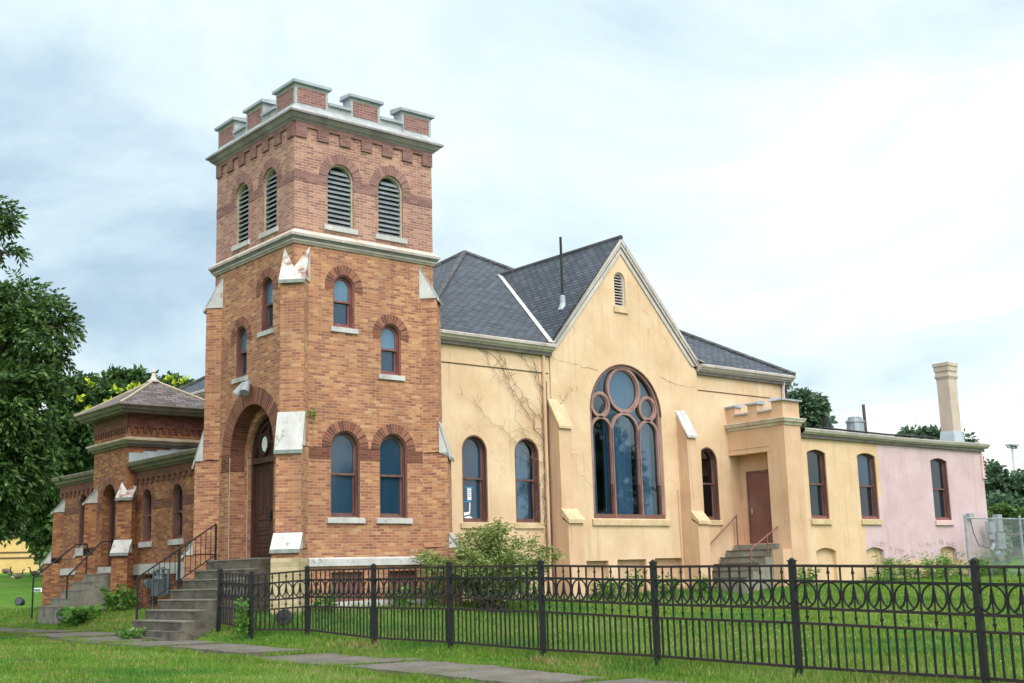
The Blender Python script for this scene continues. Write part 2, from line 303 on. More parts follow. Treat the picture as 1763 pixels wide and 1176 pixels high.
class MB:
    def __init__(s): s.v = []; s.f = []; s.uv = []; s.mi = []; s.cur = 0
    def face(s, pts, uvs=None):
        pts = [Vector(p) for p in pts]
        if uvs is None:
            n = Vector((0, 0, 0))
            for i in range(len(pts)):
                a, b2 = pts[i], pts[(i + 1) % len(pts)]
                n += a.cross(b2)
            if n.length < 1e-12: n = Vector((0, 0, 1))
            n.normalize()
            if abs(n.z) > .985: uvs = [(p.x, p.y) for p in pts]
            else:
                t = ZV.cross(n).normalized(); k = n.cross(t)
                uvs = [(p.dot(t), p.dot(k)) for p in pts]
        i0 = len(s.v); s.v += pts; s.f.append(tuple(range(i0, i0 + len(pts)))); s.uv.append(uvs); s.mi.append(s.cur)
    def hexa(s, b, t):
        """b, t: 4 bottom and 4 top points, both counter-clockwise from above"""
        s.face([b[3], b[2], b[1], b[0]]); s.face(t)
        for i in range(4):
            j = (i + 1) % 4
            s.face([b[i], b[j], t[j], t[i]])
    def box(s, x0, x1, y0, y1, z0, z1):
        if x1 < x0: x0, x1 = x1, x0
        if y1 < y0: y0, y1 = y1, y0
        s.hexa([(x0, y0, z0), (x1, y0, z0), (x1, y1, z0), (x0, y1, z0)], [(x0, y0, z1), (x1, y0, z1), (x1, y1, z1), (x0, y1, z1)])
    def obox(s, c, ax, ay, az, hx, hy, hz):
        c = Vector(c); ax, ay, az = Vector(ax).normalized() * hx, Vector(ay).normalized() * hy, Vector(az).normalized() * hz
        b = [c - ax - ay - az, c + ax - ay - az, c + ax + ay - az, c - ax + ay - az]
        s.hexa(b, [p + az * 2 for p in b])
    def bar(s, a, b, w, h=None):
        """a square bar from a to b"""
        a, b = Vector(a), Vector(b); d = b - a
        if d.length < 1e-6: return
        dn = d.normalized(); side = dn.cross(ZV)
        if side.length < 1e-3: side = Vector((1, 0, 0))
        side.normalize(); up = side.cross(dn)
        s.obox((a + b) / 2, dn, side, up, d.length / 2, w / 2, (h or w) / 2)
    def tube(s, path, r, n=6, caps=True):
        path = [Vector(p) for p in path]
        if not isinstance(r, (list, tuple)): r = [r] * len(path)
        rings = []
        prev = None
        for i, p in enumerate(path):
            d = (path[min(i + 1, len(path) - 1)] - path[max(i - 1, 0)])
            if d.length < 1e-9: d = Vector((0, 0, 1))
            d.normalize()
            if prev is None:
                u = d.orthogonal().normalized()
            else:
                u = prev - d * prev.dot(d)
                u = u.normalized() if u.length > 1e-6 else d.orthogonal().normalized()
            prev = u; w = d.cross(u)
            rings.append([p + (u * math.cos(2 * math.pi * k / n) + w * math.sin(2 * math.pi * k / n)) * r[i] for k in range(n)])
        for i in range(len(rings) - 1):
            for k in range(n):
                l = (k + 1) % n
                s.face([rings[i][k], rings[i][l], rings[i + 1][l], rings[i + 1][k]])
        if caps:
            s.face(list(reversed(rings[0]))); s.face(rings[-1])
    def lathe(s, c, prof, n=16):
        c = Vector(c)
        rings = [[c + Vector((math.cos(2 * math.pi * k / n) * r, math.sin(2 * math.pi * k / n) * r, z)) for k in range(n)] for r, z in prof]
        for i in range(len(rings) - 1):
            for k in range(n):
                l = (k + 1) % n
                s.face([rings[i][k], rings[i][l], rings[i + 1][l], rings[i + 1][k]])
        s.face(list(reversed(rings[0]))); s.face(rings[-1])
    def build(s, name, mats, parent=None, smooth=False):
        if not isinstance(mats, (list, tuple)): mats = [mats]
        og = origin_of(parent) if parent is not None else None
        if og is None:
            if s.v:
                xs = [p.x for p in s.v]; ys = [p.y for p in s.v]; zs = [p.z for p in s.v]
                og = Vector(((min(xs) + max(xs)) / 2, (min(ys) + max(ys)) / 2, min(zs)))
            else: og = Vector((0, 0, 0))
        me = bpy.data.meshes.new(name)
        me.from_pydata([tuple(p - og) for p in s.v], [], s.f)
        ul = me.uv_layers.new(name='UVMap')
        flat = [c for f in s.uv for uv in f for c in uv]
        ul.data.foreach_set('uv', flat)
        for m in mats: me.materials.append(m if not isinstance(m, str) else M[m])
        me.polygons.foreach_set('material_index', s.mi)
        if smooth: me.polygons.foreach_set('use_smooth', [True] * len(me.polygons))
        o = bpy.data.objects.new(name, me); COL.objects.link(o)
        if parent is not None: o.parent = parent
        else: o.location = og
        return o

class FR:
    """a wall frame: u runs along the wall, z up, d outwards"""
    def __init__(s, o, u):
        s.o = Vector(o); s.u = Vector(u).normalized(); s.n = s.u.cross(ZV)
    def p(s, u, z, d=0): return s.o + s.u * u + ZV * z + s.n * d

def arch(uc, hw, z0, zs, rise, n=20):
    pts = [(uc - hw, z0), (uc + hw, z0)]
    for i in range(n + 1):
        a = math.pi * i / n
        pts.append((uc + hw * math.cos(a), zs + rise * math.sin(a)))
    return pts

def segarch(uc, hw, z0, zs, rise, n=10):
    pts = [(uc - hw, z0), (uc + hw, z0)]
    for i in range(n + 1):
        t = 1 - 2 * i / n
        pts.append((uc + hw * t, zs + rise * (1 - t * t)))
    return pts

def rect(u0, u1, z0, z1): return [(u0, z0), (u1, z0), (u1, z1), (u0, z1)]

def tess(mb, fr, loops, d=0, flip=False):
    polys = [[Vector((u, z, 0)) for u, z in l] for l in loops]
    flat = [p for l in loops for p in l]
    for t in tessellate_polygon(polys):
        a, b, c = (flat[i] for i in t)
        area = (b[0] - a[0]) * (c[1] - a[1]) - (c[0] - a[0]) * (b[1] - a[1])
        if abs(area) < 1e-10: continue
        if (area < 0) != flip: b, c = c, b
        mb.face([fr.p(*a, d), fr.p(*b, d), fr.p(*c, d)])

def wall(mb, fr, outline, holes=(), depth=.2, d=0):
    tess(mb, fr, [outline] + [list(h) for h in holes], d)
    for h in holes:
        k = len(h)
        for i in range(k):
            a, b = h[i], h[(i + 1) % k]
            mb.face([fr.p(*a, d), fr.p(*a, d - depth), fr.p(*b, d - depth), fr.p(*b, d)])

def prism(mb, fr, poly, d0, d1, back=False):
    tess(mb, fr, [poly], d1)
    if back: tess(mb, fr, [poly], d0, True)
    k = len(poly)
    area = sum(poly[i][0] * poly[(i + 1) % k][1] - poly[(i + 1) % k][0] * poly[i][1] for i in range(k))
    if area < 0: poly = list(reversed(poly))
    for i in range(k):
        a, b = poly[i], poly[(i + 1) % k]
        mb.face([fr.p(*a, d0), fr.p(*b, d0), fr.p(*b, d1), fr.p(*a, d1)])

def ring(mb, fr, outer, inner, d0, d1, closed=True):
    k = len(outer)
    for i in range(k if closed else k - 1):
        j = (i + 1) % k
        a, b, c, e = outer[i], outer[j], inner[j], inner[i]
        mb.face([fr.p(*a, d1), fr.p(*b, d1), fr.p(*c, d1), fr.p(*e, d1)])
        mb.face([fr.p(*e, d1), fr.p(*c, d1), fr.p(*c, d0), fr.p(*e, d0)])
        mb.face([fr.p(*b, d1), fr.p(*a, d1), fr.p(*a, d0), fr.p(*b, d0)])

def voussoirs(mb, fr, uc, hw, zs, rise, w, d1, n=26, d0=0, a0=0., a1=math.pi):
    """arch ring with bricks laid radially (uv: radius along u, arc length along v)"""
    L = 0
    for i in range(n):
        t0 = a0 + (a1 - a0) * i / n; t1 = a0 + (a1 - a0) * (i + 1) / n
        q = lambda t, k: (uc + (hw + k) * math.cos(t), zs + (rise + k) * math.sin(t))
        i0, i1, o0, o1 = q(t0, 0), q(t1, 0), q(t0, w), q(t1, w)
        seg = math.hypot(i1[0] - i0[0], i1[1] - i0[1]) * (1 + .5 * w / hw)
        uv = [(.01, L), (.01 + w, L), (.01 + w, L + seg), (.01, L + seg)]
        mb.face([fr.p(*i0, d1), fr.p(*o0, d1), fr.p(*o1, d1), fr.p(*i1, d1)], uv)
        mb.face([fr.p(*o0, d1), fr.p(*o0, d0), fr.p(*o1, d0), fr.p(*o1, d1)], uv)
        mb.face([fr.p(*i0, d0), fr.p(*i0, d1), fr.p(*i1, d1), fr.p(*i1, d0)], uv)
        L += seg
    for t in (a0, a1):
        a, b = (uc + hw * math.cos(t), zs + rise * math.sin(t)), (uc + (hw + w) * math.cos(t), zs + (rise + w) * math.sin(t))
        mb.face([fr.p(*a, d0), fr.p(*b, d0), fr.p(*b, d1), fr.p(*a, d1)])

def sweep_rect(mb, x0, x1, y0, y1, prof):
    """profile (offset, z) swept round a rectangle, mitred"""
    def loop(o, z): return [Vector((x0 - o, y0 - o, z)), Vector((x1 + o, y0 - o, z)), Vector((x1 + o, y1 + o, z)), Vector((x0 - o, y1 + o, z))]
    L = [loop(o, z) for o, z in prof]
    for a, b in zip(L, L[1:]):
        for i in range(4):
            j = (i + 1) % 4
            mb.face([a[i], a[j], b[j], b[i]])

def profile_run(mb, a, b, n, prof, ends=True):
    """profile (offset along n, z) extruded from a to b (both at z=0)"""
    a, b, n = Vector(a), Vector(b), Vector(n).normalized()
    A = [a + n * o + ZV * z for o, z in prof]; B = [b + n * o + ZV * z for o, z in prof]
    for i in range(len(prof) - 1):
        mb.face([A[i], B[i], B[i + 1], A[i + 1]])
    if ends: mb.face(list(reversed(A))); mb.face(B)

# ------------------------------------------------------------------ windows
def sash_window(root, fr, uc, w, z0, z1, style='arch', depth=.09, wood='wood', pane='glass', sill=None, sill_mat='stone', label=None, pane2=None, rise=None):
    hw = w / 2
    rs = hw if style == 'arch' else (rise or .1)
    zs = z1 - rs
    def out(i, zb=z0, zt=None):
        if zt is not None: return rect(uc - hw + i, uc + hw - i, zb, zt)
        if style == 'arch': return arch(uc, hw - i, zb, zs, rs - i)
        return segarch(uc, hw - i, zb, zs - i * .6, rs)
    mb = MB(); ring(mb, fr, out(0), out(.055, z0 + .05), -depth - .2, -depth)
    ring(mb, fr, out(.003)[1:] + out(.003)[:1], out(.035, z0)[1:] + out(.035, z0)[:1], -depth - .01, -.03, closed=False)
    f = mb.build('window', wood, root)
    if label: f['label'] = label
    zm = z0 + (z1 - z0) * .5
    for nm, zb, zt, d in (('lower_sash', z0 + .05, zm + .02, -depth - .075), ('upper_sash', zm - .02, None, -depth - .03)):
        mb = MB()
        o, i = out(.055, zb, zt), out(.10, zb + (.065 if zt else .05), (zt - .04) if zt else None)
        ring(mb, fr, o, i, d - .045, d)
        sh = mb.build('sash', wood, f)
        mb = MB(); tess(mb, fr, [out(.10, zb + (.065 if zt else .05), (zt - .04) if zt else None)], d - .025)
        mb.build('pane', (pane2 if (pane2 and zt) else pane), f)
    if sill:
        s0, s1, ex, pr = sill
        mb = MB(); pts = [(uc - hw - ex, s0), (uc + hw + ex, s0), (uc + hw + ex, s1), (uc - hw - ex, s1)]
        a = [fr.p(u, z, -depth - .05 if 0 else .0) for u, z in pts]
        lo, hi = uc - hw - ex, uc + hw + ex
        b4 = [fr.p(lo, s0, pr), fr.p(hi, s0, pr), fr.p(hi, s0, -.02), fr.p(lo, s0, -.02)]
        t4 = [fr.p(lo, s1 - .02, pr), fr.p(hi, s1 - .02, pr), fr.p(hi, s1, -.02), fr.p(lo, s1, -.02)]
        mb.hexa(b4, t4)
        # the weathered slope inside the opening
        mb.face([fr.p(uc - hw, s1 + .001, -.02), fr.p(uc + hw, s1 + .001, -.02), fr.p(uc + hw, z0 + .012, -depth), fr.p(uc - hw, z0 + .012, -depth)])
        mb.build('sill', sill_mat, f)
    return f

def louvre_window(root, fr, uc, w, z0, z1, sill, nsl=13, tilt=.62, sill_mat='stone', frame='louvre_frame', slat='louvre', thin=.035):
    hw = w / 2; zs = z1 - hw
    mb = MB(); ring(mb, fr, arch(uc, hw, z0, zs, hw), arch(uc, hw - thin, z0 + .02, zs, hw - thin), -.2, -.05)
    f = mb.build('louvre', frame, root)
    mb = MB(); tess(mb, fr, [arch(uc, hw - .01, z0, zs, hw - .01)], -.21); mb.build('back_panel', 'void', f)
    mb = MB()
    pitch = (z1 - z0) / nsl
    for i in range(nsl):
        z = z0 + pitch * (i + .55)
        top = z + pitch * .25
        if top < zs: h = hw - thin
        else:
            q = (hw - thin) ** 2 - (top - zs) ** 2
            if q <= 0.002: continue
            h = math.sqrt(q)
        j = random.uniform(-.008, .008)
        a = [fr.p(uc - h, z - pitch * tilt, -.07), fr.p(uc + h, z - pitch * tilt + j, -.07), fr.p(uc + h, z + pitch * .22 + j, -.17), fr.p(uc - h, z + pitch * .22, -.17)]
        up = [p + ZV * .026 for p in a]
        mb.hexa(a, up)
    mb.build('slat_panel', slat, f)
    s0, s1, ex, pr = sill
    mb = MB()
    lo, hi = uc - hw - ex, uc + hw + ex
    mb.hexa([fr.p(lo, s0, pr), fr.p(hi, s0, pr), fr.p(hi, s0, -.05), fr.p(lo, s0, -.05)], [fr.p(lo, s1 - .02, pr), fr.p(hi, s1 - .02, pr), fr.p(hi, s1, -.05), fr.p(lo, s1, -.05)])
    mb.build('sill', sill_mat, f)
    return f

# ------------------------------------------------------------------ terrain
WX0, WX1 = -3.95, -1.75      # the pavement
def walk_z(y):
    y = np.asarray(y, float)
    z = np.where(y < 6, -1.12 - .0165 * (6 - y), -1.12)
    return np.maximum(z, -1.75)
def sstep(a, b, x):
    t = np.clip((np.asarray(x, float) - a) / (b - a), 0, 1); return t * t * (3 - 2 * t)
RECTS = [(0., 4.02, 0., 4.), (.3, 4.1, 4., 15.2), (0., 2.5, 9.3, 11.9), (4., 18.7, .5, 16), (15.72, 27.05, -1.68, 12)]
def ground_z(x, y):
    x = np.asarray(x, float); y = np.asarray(y, float)
    zw = walk_z(y)
    street = zw - .010 * np.maximum(0, WX0 - x)
    base = zw + .10 * sstep(-1.9, -1., x) + .02 * np.clip(x + 1, 0, 40)
    d = np.full(np.broadcast(x, y).shape, 1e9)
    for x0, x1, y0, y1 in RECTS:
        dx = np.maximum(np.maximum(x0 - x, x - x1), 0); dy = np.maximum(np.maximum(y0 - y, y - y1), 0)
        d = np.minimum(d, np.hypot(dx, dy))
    zb = -.66 + .20 * sstep(8, 22, x) + .12 * sstep(22, 34, x)
    t = np.exp(-(d / 1.7) ** 2) * sstep(-2.5, -1.4, x)
    house = base + (np.maximum(zb, base) - base) * t
    z = np.where(x < WX0, street, house)
    far = .045 * np.maximum(0, y - 15) * sstep(-30, 0, x) + .022 * np.maximum(0, x - 28)
    far = far + .03 * np.maximum(0, y - 15) * (1 - sstep(-30, 0, x))
    z = z + 4.5 * (1 - np.exp(-far / 4.5))
    z = z + .02 * np.sin(x * 1.7 + .6 * np.sin(y)) * np.sin(y * 1.3 + .4) * (x > -1.2) * (d > .6)
    return z
def gz(x, y): return float(ground_z(x, y))

def make_ground():
    xs = np.unique(np.concatenate([np.linspace(-500, -30, 14), np.arange(-30, -5, 1.), np.arange(-5, 1, .25), np.arange(1, 32, .5), np.arange(32, 80, 4), np.linspace(80, 600, 12)]))
    ys = np.unique(np.concatenate([np.linspace(-300, -32, 10), np.arange(-32, -10, 1.), np.arange(-10, 18, .4), np.arange(18, 90, 3), np.linspace(90, 700, 14)]))
    X, Y = np.meshgrid(xs, ys, indexing='ij'); Z = ground_z(X, Y)
    onwalk = (X > WX0 - .1) & (X < WX1 + .3)
    Z = np.where(onwalk, Z - .07, Z)
    nx, ny = X.shape
    v = np.stack([X, Y, Z], -1).reshape(-1, 3)
    i = np.arange(nx * ny).reshape(nx, ny)
    f = np.stack([i[:-1, :-1], i[1:, :-1], i[1:, 1:], i[:-1, 1:]], -1).reshape(-1, 4)
    me = bpy.data.meshes.new('lawn'); me.from_pydata(v.tolist(), [], f.tolist()); me.materials.append(M['ground'])
    me.polygons.foreach_set('use_smooth', [True] * len(me.polygons))
    o = bpy.data.objects.new('lawn_ground', me); COL.objects.link(o); o['kind'] = 'structure'
make_ground()

# ------------------------------------------------------------------ the church
CH = thing('church', 'orange brick church with square battlemented tower, grey shingle roof and yellow stucco gable', 'church', (4, 4, -.7))
fF = FR((0, 0, 0), (1, 0, 0))            # tower front, u = x
fL = FR((0, 0, 0), (0, -1, 0))           # tower left side, u = -y
TW, TD = 4.02, 4.0

def tower():
    # openings
    gF = [(1.40, .80), (2.755, .80)]
    mb = MB()
    holes = [arch(c, w / 2, 1.40, 3.42 - w / 2, w / 2) for c, w in gF]
    holes += [arch(1.365, .30, 5.89, 7.17 - .30, .30), arch(2.71, .30, 4.86, 6.13 - .30, .30)]
    base_w = [(1.45, .86), (3.0, .86)]
    holes += [rect(c - w / 2, c + w / 2, -.52, .16) for c, w in base_w]
    wall(mb, fF, rect(0, TW, -1.2, 7.82), holes, .32)
    entry = arch(-1.95, 1.09, .53, 3.05, 1.14, 28)
    lh = [entry, arch(-1.27, .30, 5.90, 7.20 - .30, .30), arch(-2.55, .30, 4.94, 6.22 - .30, .30)]
    wall(mb, fL, rect(-TD, 0, -1.2, 7.82), lh, .40)
    mb.face([(TW, 0, -1.2), (TW, TD, -1.2), (TW, TD, 7.82), (TW, 0, 7.82)])
    mb.face([(TW, TD, -1.2), (0, TD, -1.2), (0, TD, 7.82), (TW, TD, 7.82)])
    mb.build('tower_wall', 'brick', CH)
    # belfry stage
    mb = MB()
    bF = [(1.275, .74), (2.735, .74)]; bL = [(-1.19, .70), (-2.61, .70)]
    wall(mb, fF, rect(0, TW, 7.82, 11.198), [arch(c, w / 2, 8.36, 9.93 - w / 2, w / 2) for c, w in bF], .24)
    wall(mb, fL, rect(-TD, 0, 7.82, 11.198), [arch(c, w / 2, 8.36, 9.93 - w / 2, w / 2) for c, w in bL], .24)
    mb.face([(TW, 0, 7.82), (TW, TD, 7.82), (TW, TD, 11.198), (TW, 0, 11.198)])
    mb.face([(TW, TD, 7.82), (0, TD, 7.82), (0, TD, 11.198), (TW, TD, 11.198)])
    mb.build('belfry_wall', 'brick_belfry_hazed', CH)
    for fr, ws in ((fF, bF), (fL, bL)):
        for c, w in ws:
            louvre_window(CH, fr, c, w, 8.36, 9.93, (8.22, 8.36, .10, .05))
            mb = MB(); voussoirs(mb, fr, c, w / 2 + .002, 9.93 - w / 2, w / 2 + .002, .235, .012, 24); mb.build('window_arch', 'voussoir_belfry', CH)
        lim = (0, TW) if fr is fF else (-TD, 0)
        cs = sorted(ws)
        edges = [lim[0]] + [e for c, w in cs for e in (c - w / 2 - .002, c + w / 2 + .002)] + [lim[1]]
        for a, b in zip(edges[::2], edges[1::2]):
            mb = MB(); prism(mb, fr, rect(a, b, 9.31, 9.555), 0, .008); mb.build('brick_band', 'brick_purple', CH)
        # battlement-shaped corbel course
        W = lim[1] - lim[0]; st = W / 13
        poly = [(lim[0], 10.84), (lim[0], 10.40)]
        for i in range(13):
            z = 10.40 if i % 2 == 0 else 10.665
            poly += [(lim[0] + st * i, z), (lim[0] + st * (i + 1), z)]
        poly += [(lim[1], 10.84)]
        poly = [p for k, p in enumerate(poly) if k == 0 or (abs(p[0] - poly[k - 1][0]) + abs(p[1] - poly[k - 1][1]) > 1e-6)]
        mb = MB(); prism(mb, fr, poly, 0, .045); mb.build('corbel_course', 'brick_purple', CH)
    # cornice, belt
    mb = MB(); sweep_rect(mb, 0, TW, 0, TD, [(-.05, 10.78), (.055, 10.78), (.075, 10.81), (.12, 10.84), (.19, 10.93), (.235, 10.94), (.24, 10.99)]); mb.build('cornice', 'cornice', CH)
    mb = MB(); sweep_rect(mb, 0, TW, 0, TD, [(.24, 10.99), (.22, 11.0), (.004, 11.215), (-.05, 11.225)]); mb.build('cornice_slope', 'parapet', CH)
    mb = MB(); sweep_rect(mb, 0, TW, 0, TD, [(-.03, 7.77), (.03, 7.77), (.045, 7.81), (.07, 7.82), (.08, 7.86)]); mb.build('belt_moulding', 'belt', CH)
    mb = MB(); sweep_rect(mb, 0, TW, 0, TD, [(.08, 7.86), (.085, 7.865), (.115, 7.925), (.12, 7.925)]); mb.build('belt_moulding', 'belt_dark', CH)
    mb = MB(); sweep_rect(mb, 0, TW, 0, TD, [(.12, 7.925), (.14, 7.93), (.145, 7.99), (.13, 8.005)]); mb.build('belt_moulding', 'belt', CH)
    mb = MB(); sweep_rect(mb, 0, TW, 0, TD, [(.13, 8.005), (.005, 8.11), (-.03, 8.12)]); mb.build('belt_slope', 'cornice_top', CH)
    # parapet: merlons and crenels
    th = .36
    def run(a, b, top, cop, name):
        pass
    mer = [(0, .92), (1.57, 2.44), (3.12, TW)]
    mb = MB()
    mb.box(th, TW - th, th, TD - th, 11.0, 11.05); mb.build('tower_roof', 'tar', CH)
    lows = [(.92, 1.57), (2.44, 3.12)]
    sides = [(FR((0, 0, 0), (1, 0, 0)), TW), (FR((TW, 0, 0), (0, 1, 0)), TD), (FR((TW, TD, 0), (-1, 0, 0)), TW), (FR((0, TD, 0), (0, -1, 0)), TD)]
    for fr, W in sides:
        k = W / TW
        for a, b in lows:
            mb = MB(); q = rect(a * k, b * k, 11.2, 11.36); prism(mb, fr, q, -th, 0, True); mb.build('crenel_wall', 'parapet', CH)
            mb = MB()
            o = lambda u, z, d: fr.p(u, z, d)
            mb.hexa([o(a * k, 11.36, .06), o(b * k, 11.36, .06), o(b * k, 11.36, -th - .05), o(a * k, 11.36, -th - .05)],
                    [o(a * k, 11.43, .06), o(b * k, 11.43, .06), o(b * k, 11.46, -th - .05), o(a * k, 11.46, -th - .05)])
            mb.build('crenel_coping', 'coping', CH)
        # middle merlon of the side
        a, b = mer[1]; a *= k; b *= k
        mb = MB(); prism(mb, fr, rect(a, b, 11.2, 11.74), -th, 0, True); m = mb.build('merlon', 'parapet', CH)
        mb = MB(); prism(mb, fr, rect(a + .07, b - .07, 11.26, 11.66), 0, .006); mb.build('brick_inset', 'brick_inset', m)
        mb = MB(); o = lambda u, z, d: fr.p(u, z, d)
        mb.hexa([o(a - .07, 11.74, .08), o(b + .07, 11.74, .08), o(b + .07, 11.74, -th - .06), o(a - .07, 11.74, -th - .06)],
                [o(a - .07, 11.81, .08), o(b + .07, 11.81, .08), o(b + .05, 11.88, -th - .06), o(a - .05, 11.88, -th - .06)])
        mb.build('coping', 'coping', m)
    # corner merlons
    for cx, cy, sx, sy in ((0, 0, 1, 1), (TW, 0, -1, 1), (TW, TD, -1, -1), (0, TD, 1, -1)):
        L = .92
        A = [(0, 0), (L, 0), (L, th), (th, th), (th, L), (0, L)]
        A = [(cx + sx * x, cy + sy * y) for x, y in A]
        if sx * sy < 0: A.reverse()
        mb = MB()
        for i in range(6):
            p, q = A[i], A[(i + 1) % 6]
            mb.face([(p[0], p[1], 11.2), (q[0], q[1], 11.2), (q[0], q[1], 11.74), (p[0], p[1], 11.74)])
        m = mb.build('merlon', 'parapet', CH)
        for fr, u0 in ((FR((cx, cy, 0), (sx, 0, 0)), 1), (FR((cx, cy, 0), (0, sy, 0)), 1)):
            n_out = Vector((0, -sy, 0)) if abs(fr.u.x) > .5 else Vector((-sx, 0, 0))
            sgn = 1 if fr.n.dot(n_out) > 0 else -1
            fr2 = fr if sgn > 0 else FR(fr.o, -fr.u)
            pts = rect(.07, L - .07, 11.26, 11.66) if sgn > 0 else rect(-L + .07, -.07, 11.26, 11.66)
            mb = MB(); prism(mb, fr2, pts, 0, .006); mb.build('brick_inset', 'brick_inset', m)
        mb = MB()
        e = .08
        B = [(-e, -e), (L + .07, -e), (L + .07, th + .06), (th + .06, th + .06), (th + .06, L + .07), (-e, L + .07)]
        Z = [11.81, 11.81, 11.88, 11.88, 11.88, 11.81]
        P2 = [(cx + sx * x, cy + sy * y) for x, y in B]; Z2 = list(Z)
        if sx * sy < 0: P2.reverse(); Z2.reverse()
        for i in range(6):
            j = (i + 1) % 6
            mb.face([(*P2[i], 11.74), (*P2[j], 11.74), (*P2[j], Z2[j]), (*P2[i], Z2[i])])
        q = [Vector((*P2[i], Z2[i])) for i in range(6)]
        idx = (0, 1, 2, 3, 4, 5) if sx * sy > 0 else (5, 4, 3, 2, 1, 0)
        v = [q[i] for i in idx]      # corner, +x end, inner..., +y end
        fl = (lambda f: f) if sx * sy > 0 else (lambda f: list(reversed(f)))
        mb.face(fl([v[0], v[1], v[2], v[3]])); mb.face(fl([v[0], v[3], v[4], v[5]]))
        lo = [Vector((p.x, p.y, 11.74)) for p in v]
        mb.face(list(reversed(fl([lo[0], lo[1], lo[2], lo[3]])))); mb.face(list(reversed(fl([lo[0], lo[3], lo[4], lo[5]]))))
        mb.build('coping', 'coping', m)
    # stair and ground windows
    for fr, c, w, z0, z1, pane in ((fF, 1.365, .60, 5.89, 7.17, 'glass_pale'), (fF, 2.71, .60, 4.86, 6.13, 'glass_pale'), (fL, -1.27, .60, 5.90, 7.20, 'glass_pale'), (fL, -2.55, .60, 4.94, 6.22, 'glass_pale')):
        sash_window(CH, fr, c, w, z0, z1, 'arch', .09, 'wood_red' if fr is fF else 'wood', pane, sill=(z0 - .13, z0, .08, .05), pane2='glass')
        mb = MB(); voussoirs(mb, fr, c, w / 2 + .002, z1 - w / 2, w / 2 + .002, .225, .012, 20, a0=-.22, a1=math.pi + .22); mb.build('window_arch', 'voussoir', CH)
    for c, w in gF:
        sash_window(CH, fF, c, w, 1.40, 3.42, 'arch', .10, 'wood', 'glass', sill=(1.27, 1.40, .11, .06))
        mb = MB(); voussoirs(mb, fF, c, w / 2 + .002, 3.42 - w / 2, w / 2 + .002, .235, .012, 26); mb.build('window_arch', 'voussoir', CH)
    for a, b in ((.40, 1.0), (1.80, 2.355), (3.155, 3.62)):
        mb = MB(); prism(mb, fF, rect(a, b, 2.74, 3.018), 0, .007); mb.build('brick_band', 'brick_dark', CH)
    # a small card on the sill of the first ground window
    mb = MB(); prism(mb, fF, rect(1.36, 1.56, 1.52, 1.56), -.235, -.228); mb.build('window_card', 'paper', CH)
    # entry: arch ring, darker jamb courses, inner order
    mb = MB(); voussoirs(mb, fL, -1.95, 1.092, 3.05, 1.142, .42, .012, 48); mb.build('entry_arch', 'voussoir', CH)
    for a, b in ((-3.48, -3.042), (-.858, -.45)):
        mb = MB(); prism(mb, fL, rect(a, b, 2.66, 3.048), 0, .010); mb.build('brick_band', 'brick_dark', CH)
    # soffit of the arch in dark brick, then the inner order
    mb = MB()
    e = entry[2:]
    for i in range(len(e) - 1):
        a, b = e[i], e[i + 1]
        q = lambda p: (p[0] + (-1.95 - p[0]) * .004, p[1] - .005)
        mb.face([fL.p(*q(a), 0), fL.p(*q(a), -.40), fL.p(*q(b), -.40), fL.p(*q(b), 0)])
    for s in (-1, 1):
        u = -1.95 + s * 1.085
        p = [fL.p(u, 2.66, 0), fL.p(u, 2.66, -.40), fL.p(u, 3.05, -.40), fL.p(u, 3.05, 0)]
        mb.face(p if s < 0 else p[::-1])
    mb.build('arch_soffit', 'brick_dark', CH)
    inner = arch(-1.95, .93, .53, 3.02, .98, 28)
    mb = MB(); wall(mb, fL, arch(-1.95, 1.09, .53, 3.05, 1.14, 28), [inner], .2, -.40); mb.build('inner_jamb', 'brick', CH)
    for u in (-3.035, -2.885):
        mb = MB(); mb.tube([fL.p(u, .55, -.40 if u > -3 else .004), fL.p(u, 3.0, -.40 if u > -3 else .004)], .008, 4)
        mb.build('mortar_line', 'caulk', CH)
    # doors and tympanum
    D = -.60
    mb = MB(); ring(mb, fL, inner, arch(-1.95, .86, .53, 3.02, .91, 28), D, D + .10); fr_o = mb.build('door_frame', 'door_brown', CH)
    mb = MB(); prism(mb, fL, rect(-2.81, -1.09, 2.83, 2.96), D - .04, D + .11); mb.build('transom_bar', 'door_brown', fr_o)
    mb = MB(); tess(mb, fL, [arch(-1.95, .87, 2.9, 3.02, .92, 28)], D - .02); mb.build('tympanum_panel', 'door_brown', fr_o)
    mb = MB()
    ell = lambda cu, cz, a, b, n=20: [(cu + a * math.cos(2 * math.pi * i / n), cz + b * math.sin(2 * math.pi * i / n)) for i in range(n)]
    for cu, cz, a, b in ((-2.38, 3.3, .25, .27), (-1.52, 3.3, .25, .27), (-1.95, 3.55, .22, .27)):
        ring(mb, fL, ell(cu, cz, a, b), ell(cu, cz, a - .055, b - .055), D - .02, D + .05)
    for s in (-1, 1):
        pts_o = [(-1.95 + s * (.86 * math.cos(t)), 2.97 + .90 * math.sin(t)) for t in np.linspace(0.1, 1.45, 12)]
        pts_i = [(-1.95 + s * (.80 * math.cos(t)), 2.97 + .82 * math.sin(t)) for t in np.linspace(0.1, 1.45, 12)]
        if s < 0: pts_o.reverse(); pts_i.reverse()
        ring(mb, fL, pts_o, pts_i, D - .02, D + .06, closed=False)
    mb.build('tracery', 'door_brown', fr_o)
    mb = MB(); prism(mb, fL, ell(-2.38, 3.3, .15, .19), D - .01, D + .01); mb.build('oval_light', 'paper', fr_o)
